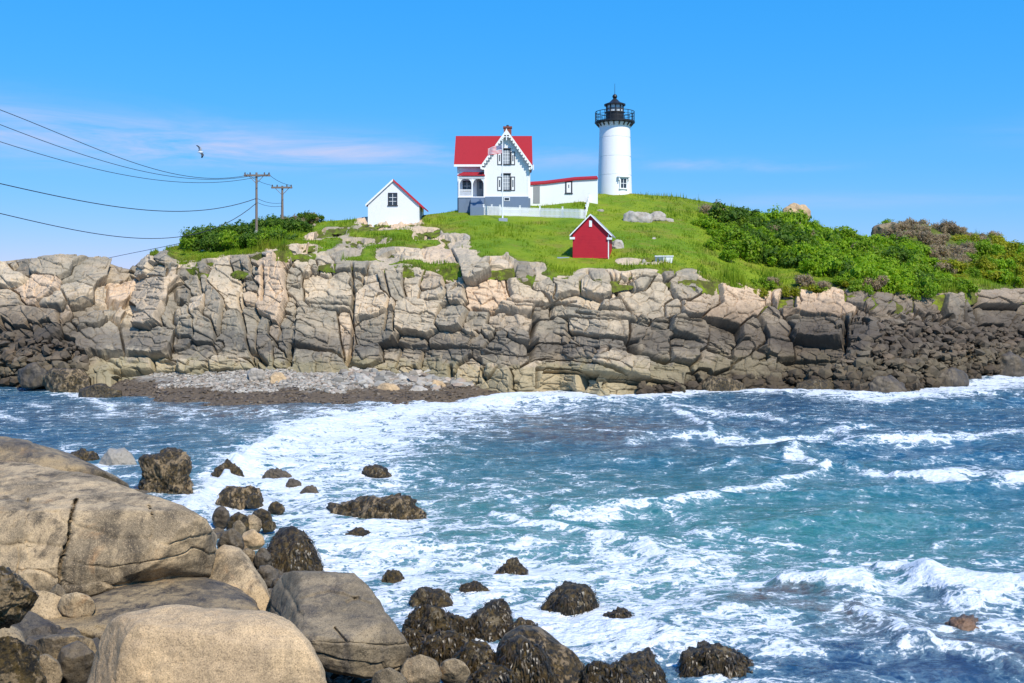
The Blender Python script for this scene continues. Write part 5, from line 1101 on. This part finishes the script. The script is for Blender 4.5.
# --- red oil house
def build_red_shed():
    py = 259.6; Y = float(Dxy(590, py)); f = Fr(590.2, py, Y); o = empty('shed', f.loc, R(-11)); tag(o, 'small red gabled shed with white trim and grey roof on the lawn', 'shed')
    x0, x1 = f.x(572.6), f.x(608.6); xm = (x0 + x1) / 2; ez, az = f.z(233.5), f.z(215.5); dpt = 3.6
    t = NT('red_clapboard'); p = t.pos(); z = t.sep(p)[2]
    c = t.mix(t.ramp(t.noise(1.5, 6, .65), .45, .75, 0, .5), (.50, .020, .036), (.36, .014, .030))
    mt = t.out(c, .65, t.bump(t.math('FRACT', t.math('MULTIPLY', z, 7)), .4, .03), .25)
    MB().prism([(x0, -.8), (x1, -.8), (x1, ez), (xm, az), (x0, ez)], 0, dpt).build('wall', mt, o)
    for s, xe in ((-1, x0 - .28), (1, x1 + .34)):
        sl = (az - ez) / ((x1 - x0) / 2); ze = az + .02 - sl * abs(xe - xm)
        P = [(xm, -.16, az + .03), (xe, -.16, ze), (xe, dpt + .2, ze), (xm, dpt + .2, az + .03)]; P2 = [(x, y, z + .12) for x, y, z in P]
        fs = [(0, 1, 2, 3), (7, 6, 5, 4), (4, 5, 1, 0), (5, 6, 2, 1), (6, 7, 3, 2), (7, 4, 0, 3)]
        MB().add(P + P2, [tuple(reversed(q)) for q in fs] if s > 0 else fs).build('roof', M['grey_roof'], o)
        P = [(xm, -.24, az + .153), (xe, -.24, ze + .124), (xe, -.24, ze - .02), (xm, -.24, az - .0)]; P2 = [(x, y + .07, z) for x, y, z in P]
        fs = [(0, 3, 2, 1), (4, 5, 6, 7), (0, 1, 5, 4), (1, 2, 6, 5), (2, 3, 7, 6), (3, 0, 4, 7)]
        MB().add(P + P2, fs if s > 0 else [tuple(reversed(q)) for q in fs]).build('rake_board', M['white_trim'], o)
        MB().box(min(xe, xe - s * .5), max(xe, xe - s * .5), -.14, -.01, ze - .30, ze - .08).build('eave_return', M['white_trim'], o)
    v = MB().box(xm - .14, xm + .14, -.05, .02, f.z(226.8), f.z(220.5)).build('vent', M['white_trim'], o)
    m = MB().box(x0 + .02, x1 - .02, -.06, -.002, .12, .20).build('base_board', M['red_wall'], o)
    MB().box(x1 - .06, x1 + .03, -.03, .08, -.4, ez - .12).build('corner_board', M['white_trim'], o)
    q = ground(563, 258.6); p_ = tag(MB().box(-.6, .6, -.35, .35, -.15, .14).build('paving_slab', M['concrete']), 'grey slab lying in the grass left of the red shed', 'slab'); p_.location = q
build_red_shed()
# --- picket fence
def build_fence():
    line = [(483.6, 216.0), (500, 216.6), (540, 217.9), (585.2, 219.3)]; up = [(585.2, 219.3), (586.8, 214), (588.6, 206.5), (590.4, 200)]
    c = ground(535, 217.5); o = empty('picket_fence', c); tag(o, 'white picket fence below the house, climbing the slope towards the lighthouse', 'fence')
    m = MB(); rl = MB(); H = 1.22
    def run(L, n):
        xs = np.linspace(0, 1, n); tx = np.linspace(0, 1, len(L)); P = [ground(np.interp(q, tx, [a[0] for a in L]), np.interp(q, tx, [a[1] for a in L])) - c for q in xs]
        for i, q in enumerate(P):
            d = Vector(P[min(i + 1, n - 1)] - P[max(i - 1, 0)]); d.z = 0; d.normalize(); b = Vector((q[0], q[1], q[2] - .1)); w = .050
            nn = Vector((d.y, -d.x, 0)) * .012
            A = [b - d * w, b + d * w, b + d * w + Vector((0, 0, H)), b + Vector((0, 0, H + .1)), b - d * w + Vector((0, 0, H))]
            m.add([v - nn for v in A] + [v + nn for v in A], [(0, 1, 2, 3, 4), (9, 8, 7, 6, 5), (1, 0, 5, 6), (2, 1, 6, 7), (3, 2, 7, 8), (4, 3, 8, 9), (0, 4, 9, 5)])
        for a, b in zip(P[:-1:6], P[6::6]):
            for h in (.32, .92):
                d = Vector(b - a).normalized(); nn = np.array((-d.y, d.x, 0)) * .05
                rl.bar(Vector(a + nn) + Vector((0, 0, h)), Vector(b + nn) + Vector((0, 0, h)), .05, .09)
        for q in P[::18]:
            MB().box(q[0] - .08, q[0] + .08, q[1] + .07, q[1] + .23, q[2] - .4, q[2] + H + .12).box(q[0] - .11, q[0] + .11, q[1] + .04, q[1] + .26, q[2] + H + .122, q[2] + H + .2).build('post', M['white_trim'], o)
    run(line, 109); run(up, 91)
    m.build('pickets', M['white_trim'], o); rl.build('rail', M['white_trim'], o)
build_fence()
# --- flagpole with flag
def build_flag():
    py = 221.5; Y = float(Dxy(502.6, py)); f = Fr(502.6, py, Y); o = empty('flagpole', f.loc); tag(o, 'white flagpole on a grey block in front of the house', 'flagpole')
    MB().box(f.x(498.8), f.x(507.5), -.5, .5, -.25, .36).build('base', M['concrete'], o)
    top = f.z(140); MB().tube([(0, 0, .36), (0, 0, top)], [.085, .05], 10).build('pole', M['white_trim'], o, True)
    MB().lathe([(.03, top), (.11, top + .08), (.11, top + .16), (.02, top + .24)], 12).build('finial', M['white_trim'], o, True)
    z1, z0 = f.z(145), f.z(153.2); L = 1.62; H = z1 - z0; nu, nv = 49, 27
    u, v = np.meshgrid(np.linspace(0, 1, nu), np.linspace(0, 1, nv))
    X = -.09 - L * u; Yy = .20 * np.sin(u * 7.5 + v * .9) * u ** .6; Z = z0 + H * v - .30 * u ** 1.4 + .05 * np.sin(u * 9 + v * 2) * u
    V = np.stack([X, Yy, Z], -1).reshape(-1, 3); Vb = V + np.array((0, .012, 0)); n = len(V)
    Q = grid_quads(nv, nu); Qa = np.concatenate([Q[:, ::-1], Q + n])
    t = NT('flag_cloth'); a = t.n('ShaderNodeAttribute', attribute_name='block'); s = t.n('ShaderNodeSeparateColor'); t.put(s.inputs[0], a.outputs['Color'])
    fu, fv = s.outputs[0], s.outputs[1]
    stripe = t.math('GREATER_THAN', t.math('FRACT', t.math('MULTIPLY', fv, 6.5)), .5)
    c = t.mix(stripe, (.62, .015, .03), (.80, .80, .80))
    # star field
    gu = t.math('FRACT', t.math('ADD', t.math('MULTIPLY', fu, 15.0), .0)); gv = t.math('FRACT', t.math('MULTIPLY', t.math('SUBTRACT', fv, .4615), 16.7))
    du = t.math('SUBTRACT', gu, .5); dv = t.math('SUBTRACT', gv, .5); star = t.math('LESS_THAN', t.math('ADD', t.math('MULTIPLY', du, du), t.math('MULTIPLY', dv, dv)), .07)
    can = t.mix(star, (.035, .05, .19), (.78, .78, .80))
    c = t.mix(t.math('MULTIPLY', t.math('LESS_THAN', fu, .40), t.math('GREATER_THAN', fv, .4615)), c, can)
    mt = t.out(c, .8, None, .2)
    fl = mesh_np('flag', np.concatenate([V, Vb]), Qa, mt, attrs={'block': np.tile(np.stack([u.ravel(), v.ravel(), 0 * u.ravel()], 1), (2, 1))})
    fl.location = f.loc; tag(fl, 'striped red, white and blue flag with white stars, flying from the flagpole', 'flag')
build_flag()
# --- small things on the lawn
def build_box():
    py = 262.8; f = Fr(664, py, float(Dxy(664, py))); o = empty('utility_box', f.loc, R(-4)); tag(o, 'low white box with blue grey end on the lawn right of the red shed', 'box')
    MB().box(-.80, .86, 0, .8, -.2, .60).build('body', M['white'], o); MB().box(-.87, .93, -.06, .86, .602, .70).build('lid', M['white_trim'], o)
    MB().box(-.80, -.06, -.03, -.002, .05, .56).build('panel', M['blue_grey'], o)
build_box()

# ------------------------------------------------------------------ utility poles and wires
def pole(px, py_top, py_base, Y, xa, xb, ya, label):
    f = Fr(px, py_base, Y); o = empty('utility_pole', f.loc); tag(o, label, 'utility pole', 'wooden utility poles')
    MB().tube([(0, 0, -.8), (0, 0, f.z(py_top))], [.155, .11], 12).build('pole', M['wood'], o, True)
    za = f.z(ya); MB().box(f.x(xa), f.x(xb), -.22, -.10, za - .10, za + .10).build('crossarm', M['wood'], o)
    for s in (-1, 1): MB().bar((s * .75, -.12, za - .06), (s * .08, -.10, za - .75), .05).build('brace', M['wood'], o)
    for q in (f.x(xa) + .12, f.x(xa) + .65, f.x(xb) - .12, f.x(xb) - .6):
        MB().lathe([(.03, za + .10), (.085, za + .14), (.06, za + .20), (.085, za + .24), (.04, za + .32)], 10, (q, -.16)).build('insulator', M['ceramic'], o, True)
    return f, o
f1, p1 = pole(256.5, 172.5, 237, 103.5, 244.3, 270.6, 175.6, 'nearer taller wooden utility pole with crossarm, in front of the dark green thicket')
MB().box(-.10, .12, -.30, -.13, f1.z(235), f1.z(231)).build('meter_box', M['white_trim'], p1)
f2, p2 = pole(282.3, 185.8, 213, 110.0, 271.6, 292.6, 187.7, 'farther wooden utility pole with crossarm, rising behind the dark green thicket')
def wire(pts, D0, D1, label, r=.036, name='power_line', group='overhead wires'):
    """pixel points with their distance running from D0 to D1, smoothed"""
    P = np.array(pts, float); s = np.concatenate([[0], np.cumsum(np.hypot(*np.diff(P, axis=0).T))]); s /= s[-1]
    co = [np.polyfit(s, P[:, k], min(4, len(P) - 1)) for k in (0, 1)]; q = np.linspace(0, 1, 60)
    W_ = [Vector(at(np.polyval(co[0], a), np.polyval(co[1], a), D0 + (D1 - D0) * a)) for a in q]
    o = MB().tube(W_, r * .8, 6).build(name, M['cable'], None, True); tag(o, label, 'wire', group)
wire([(-240, 25), (-100, 76), (0, 110.6), (103, 149), (215, 180), (232, 181.5), (245, 175.0)][:1] + [(-100, 76), (0, 110.6), (60, 134), (120, 157), (175, 173), (215, 180.5), (232, 178.8), (246.5, 173.5)], 62, 103.3, 'topmost overhead wire, running from the upper left to the nearer pole')
wire([(-240, 28), (-100, 85), (0, 125), (60, 148), (129, 165.5), (180, 177.5), (215, 181.5), (240, 179), (250, 174)], 62, 103.3, 'second highest overhead wire, meeting the top wire near the pole', .034)
wire([(-240, 57), (-100, 108), (0, 141.6), (60, 160), (110, 172), (165, 180.5), (215, 182.5), (245, 180), (268, 174)], 62, 103.3, 'third overhead wire, lowest of the upper three', .034)
wire([(-240, 120), (-100, 160), (0, 184.6), (103, 203.4), (180, 211.6), (219, 209), (256, 198)], 62, 103.4, 'thick overhead wire sagging to the middle of the nearer pole', .05)
wire([(-240, 150), (-100, 190), (0, 213.7), (103, 234), (150, 238.5), (181, 237.5), (220, 226), (256, 203)], 62, 103.4, 'lowest overhead wire, dipping behind the left edge of the thicket', .045)
wire([(60, 268), (99, 260), (135, 252.5), (172, 245), (200, 238)], 108, 104.5, 'short slanting wire low over the rocks at the left', .035)
for i, (a, b) in enumerate((((247, 173.5), (273, 185.5)), ((268, 173.5), (291, 185.5)), ((256.5, 198), (282, 203)), ((256.5, 202), (282, 206)))):
    wire([a, ((a[0] + b[0]) / 2, (a[1] + b[1]) / 2 + 2.2), b], 103.4, 109.9, ['left wire between the two pole crossarms', 'right wire between the two pole crossarms', 'upper wire between the middles of the two poles', 'lower wire between the middles of the two poles'][i], .026)

# ------------------------------------------------------------------ shrubs
def leaf_mat(name, a, b, c2):
    t = NT(name); ba = t.n('ShaderNodeAttribute', attribute_name='block'); s = t.n('ShaderNodeSeparateColor'); t.put(s.inputs[0], ba.outputs['Color'])
    c = t.mix(s.outputs[0], a, b); c = t.mix(t.ramp(s.outputs[1], .80, .95, 0, .8), c, c2)
    c = t.mix(t.math('MULTIPLY', t.ramp(t.noise(.35, 3), .4, .65), .35), c, tuple(q * .7 for q in a))
    t.put(t.b.inputs['Subsurface Weight'], 0.0)
    t.out(c, .55, None, .3); translucent(t, c, .5); return t.m
LM = {'bright': leaf_mat('bright_leaves', (.19, .35, .008), (.36, .54, .014), (.46, .54, .02)), 'dark': leaf_mat('dark_leaves', (.07, .15, .012), (.15, .26, .016), (.20, .28, .02)),
      'mid': leaf_mat('mid_green_leaves', (.16, .29, .008), (.30, .46, .014), (.36, .42, .03)), 'yellow': leaf_mat('yellow_leaves', (.24, .28, .010), (.42, .42, .015), (.5, .42, .02)), 'brown': leaf_mat('brown_twigs', (.36, .26, .15), (.54, .41, .25), (.24, .25, .05))}
t = NT('shrub_stem'); M['stem'] = t.out(t.mix(t.noise(5, 4), (.07, .05, .035), (.15, .12, .09)), .9)
def make_shrub(kind, seed, n=1500, leaf=.15):
    g = np.random.default_rng(seed); o = empty('shrub', (0, 0, 0))
    nl = 11; c = np.stack([g.uniform(-.72, .72, nl), g.uniform(-.6, .6, nl), g.uniform(.25, .85, nl)], 1); c[:, 2] *= 1.08 - .45 * np.hypot(c[:, 0], c[:, 1]); r = g.uniform(.20, .40, nl)
    i = g.integers(0, nl, n); d = g.normal(size=(n, 3)); d /= np.linalg.norm(d, axis=1, keepdims=True); rad = r[i] * g.random(n) ** .28 * (1 + .25 * g.normal(size=n).clip(-1, 1.6))
    p = c[i] + d * rad[:, None] * np.array((1, 1, .85)); k = p[:, 2] > 0.0; p, d, i = p[k], d[k], i[k]; n = len(p)
    nn = d + .55 * g.normal(size=(n, 3)) + np.array((0, 0, .35)); nn /= np.linalg.norm(nn, axis=1, keepdims=True)
    a = np.cross(nn, g.normal(size=(n, 3))); a /= np.linalg.norm(a, axis=1, keepdims=True); b = np.cross(nn, a); L = leaf * g.uniform(.55, 1.25, (n, 1)) * .5; Wd = L * (.55 if kind != 'brown' else .3)
    V = np.stack([p - a * L, p + b * Wd, p + a * L + nn * L * .2, p - b * Wd], 1).reshape(-1, 3)
    blk = np.stack([np.repeat(np.clip(.45 + .25 * g.normal(size=nl), 0, 1)[i] * .6 + .4 * g.random(n), 4), np.repeat(g.random(n), 4), np.zeros(4 * n)], 1)
    mesh_np('foliage', V, np.arange(4 * n).reshape(n, 4), LM[kind], o, False, {'block': blk})
    m = MB()
    for q in range(6):
        e = c[q]; m.tube([(e[0] * .15, e[1] * .15, -.3), (e[0] * .6, e[1] * .6, e[2] * .55), tuple(e)], [.035, .022, .008], 5)
    m.build('stems', M['stem'], o); return o
PROTO = {}
def shrub(kind, px, py, w, h, label, group, dD=0.0, seed=None):
    v = rngs.randrange(3); key = (kind, v)
    D = float(Dxy(px, py)) + dD; s = w / F * D
    if key not in PROTO: PROTO[key] = make_shrub(kind, 300 + 10 * v + len(PROTO), 1700 if kind != 'brown' else 1500, .17 if kind != 'brown' else .22); o = PROTO[key]
    else: o = copy_tree(PROTO[key])
    q = at(px, py, D); o.location = (q[0], q[1], q[2] - .12 * s); o.rotation_euler = (0, 0, rngs.uniform(0, 6.28)); o.scale = (s * .62, s * .62, h / F * D * .95)
    tag(o, label, 'shrub', group); return o
rngs = random.Random(17)
def inside(x, y, poly):
    c = False; n = len(poly)
    for i in range(n):
        (x0, y0), (x1, y1) = poly[i], poly[i - 1]
        if (y0 > y) != (y1 > y) and x < (x1 - x0) * (y - y0) / (y1 - y0) + x0: c = not c
    return c
def thicket(poly, n, kinds, size, group, labels, mind=7.0):
    xs = [p[0] for p in poly]; ys = [p[1] for p in poly]; done = []; tries = 0
    while len(done) < n and tries < 20000:
        tries += 1; x, y = rngs.uniform(min(xs), max(xs)), rngs.uniform(min(ys), max(ys))
        if not inside(x, y, poly) or any(((x - a) / 1.5) ** 2 + (y - b) ** 2 < (mind * .62) ** 2 for a, b in done): continue
        done.append((x, y)); k = rngs.choice(kinds); w = rngs.uniform(*size)
        shrub(k, x, y, w, w * rngs.uniform(.58, .82), labels[k], group)
thicket([(186, 249), (192, 243), (215, 237), (255, 228), (300, 224), (316, 222), (308, 230), (292, 239), (262, 249), (226, 252), (200, 252)], 30, ['dark', 'dark', 'mid'], (20, 34), 'dark shrubs of the thicket round the utility poles', {'dark': 'dark green shrub in the thicket round the utility poles', 'mid': 'mid green shrub in the thicket round the utility poles'}, 8)
for x, y in ((290, 226), (298, 228), (310, 224)): shrub('brown', x, y, 16, 14, 'greyish bare twigged shrub at the right end of the thicket round the poles', 'bare shrubs by the utility poles')
thicket([(712, 226), (735, 219), (775, 222), (800, 231), (830, 239), (868, 247), (905, 246), (928, 262), (938, 284), (925, 297), (890, 294), (868, 286), (845, 281), (800, 271), (762, 264), (735, 256), (716, 242)], 84, ['bright', 'bright', 'bright', 'mid', 'dark'], (22, 38), 'shrubs of the green thicket right of the lighthouse', {'bright': 'bright green leafy shrub in the thicket right of the lighthouse', 'mid': 'mid green shrub in the thicket right of the lighthouse', 'dark': 'dark green shrub in the thicket right of the lighthouse'}, 10)
for x, y, w in ((697, 226, 13), (702, 219, 10), (712, 250, 18), (728, 262, 20)): shrub('bright', x, y, w, w * .8, 'small bright shrub standing out on the grass left of the big thicket', 'outlying shrubs left of the big thicket')
for x, y in ((712, 216), (770, 238), (790, 236), (806, 244), (860, 256), (874, 262)): shrub('brown', x, y, 20, 18, 'brown dry shrub among the green thicket right of the lighthouse', 'dry shrubs in the green thicket')
thicket([(880, 232), (905, 228), (938, 228), (975, 238), (1000, 242), (960, 268), (945, 280), (935, 262), (905, 246)], 30, ['brown', 'brown', 'brown', 'brown', 'mid'], (15, 26), 'low brush on the far right hill', {'brown': 'low brown dry brush on the far right hill', 'mid': 'low green shrub among the brown brush of the far right hill'}, 7)
thicket([(962, 240), (1000, 246), (1060, 258), (1070, 286), (1000, 288), (940, 294), (936, 282), (960, 266)], 44, ['yellow', 'yellow', 'mid', 'bright'], (18, 30), 'green and yellow shrubs on the far right hill', {'yellow': 'yellow green shrub on the slope of the far right hill', 'mid': 'mid green shrub on the slope of the far right hill', 'bright': 'bright green shrub on the slope of the far right hill'}, 8)
thicket([(750, 288), (800, 284), (860, 284), (905, 296), (850, 292), (800, 294), (765, 302)], 14, ['mid', 'brown', 'yellow'], (14, 24), 'plants hanging over the cliff edge at the right', {'mid': 'green plant hanging over the cliff edge below the thicket', 'brown': 'dry brown plant hanging over the cliff edge below the thicket', 'yellow': 'yellow green plant hanging over the cliff edge below the thicket'}, 6)
for x, y in ((318, 223), (306, 222)): shrub('dark', x, y, 14, 12, 'small dark shrub at the crest right of the pole thicket', 'crest shrubs right of the poles')

# ------------------------------------------------------------------ birds
def bird(px, py, D, span, roll, label, white=True):
    o = empty('seagull', at(px, py, D), R(25)); o.rotation_euler = (R(8), R(roll), R(70)); o.scale = (1.35,) * 3; tag(o, label, 'bird')
    U, Q = cube_sphere(8); x = U[:, 0] * .075; y = U[:, 1] * .26; z = U[:, 2] * .075; k = np.clip((U[:, 1] + .2), 0, 1); z = z * (1 - .45 * k); x = x * (1 - .5 * k); x = np.where(U[:, 1] < -.55, x * .85, x); z = z + .05 * (U[:, 1] < -.6)
    wv = []; s = span / 2
    V = np.stack([x, y, z], 1); n0 = len(V); VV = [V]; QQ = [Q]
    for sg in (-1, 1):
        pts = [(.04, -.10, .12, .03), (.35, -.14, .06, .12), (.65, -.06, .10, .17), (1.0, .10, .15, .10)]
        A = []
        for t_, y0, y1, zz in pts: A += [(sg * t_ * s, y0, zz + .012), (sg * t_ * s, y1 + .06, zz + .012), (sg * t_ * s, y1 + .06, zz - .012), (sg * t_ * s, y0, zz - .012)]
        q = []
        for i in range(3):
            for j in range(4): q.append((i * 4 + j, i * 4 + (j + 1) % 4, i * 4 + 4 + (j + 1) % 4, i * 4 + 4 + j))
        q.append((12, 13, 14, 15)); QQ.append(np.array(q) + sum(len(v) for v in VV)); VV.append(np.array(A))
    t = NT('gull_plumage'); tcn = t.n('ShaderNodeTexCoord').outputs['Object']; ax = t.math('ABSOLUTE', t.sep(tcn)[0])
    c = t.mix(t.ramp(ax, .34 * span, .42 * span), t.mix(t.ramp(t.sep(tcn)[2], .02, .06), (.78, .78, .77), (.36, .37, .39)), (.03, .03, .03))
    b = mesh_np('body', np.concatenate(VV), np.concatenate(QQ), t.out(c, .7, None, .2), o)
    m = MB().add([(-.02, -.27, .04), (.02, -.27, .04), (0, -.27, .075), (0, -.36, .045)], [(0, 1, 2), (1, 0, 3), (2, 1, 3), (0, 2, 3)]); m.build('beak', M['beak'], o)
M['beak'] = paint('yellow_beak', (.6, .35, .03), .5, .05)
bird(200, 152.3, 95, 1.0, 55, 'white gull banking in the sky above the utility poles')
bird(932, 227, 190, 1.1, 25, 'tiny grey gull far off above the right hill')
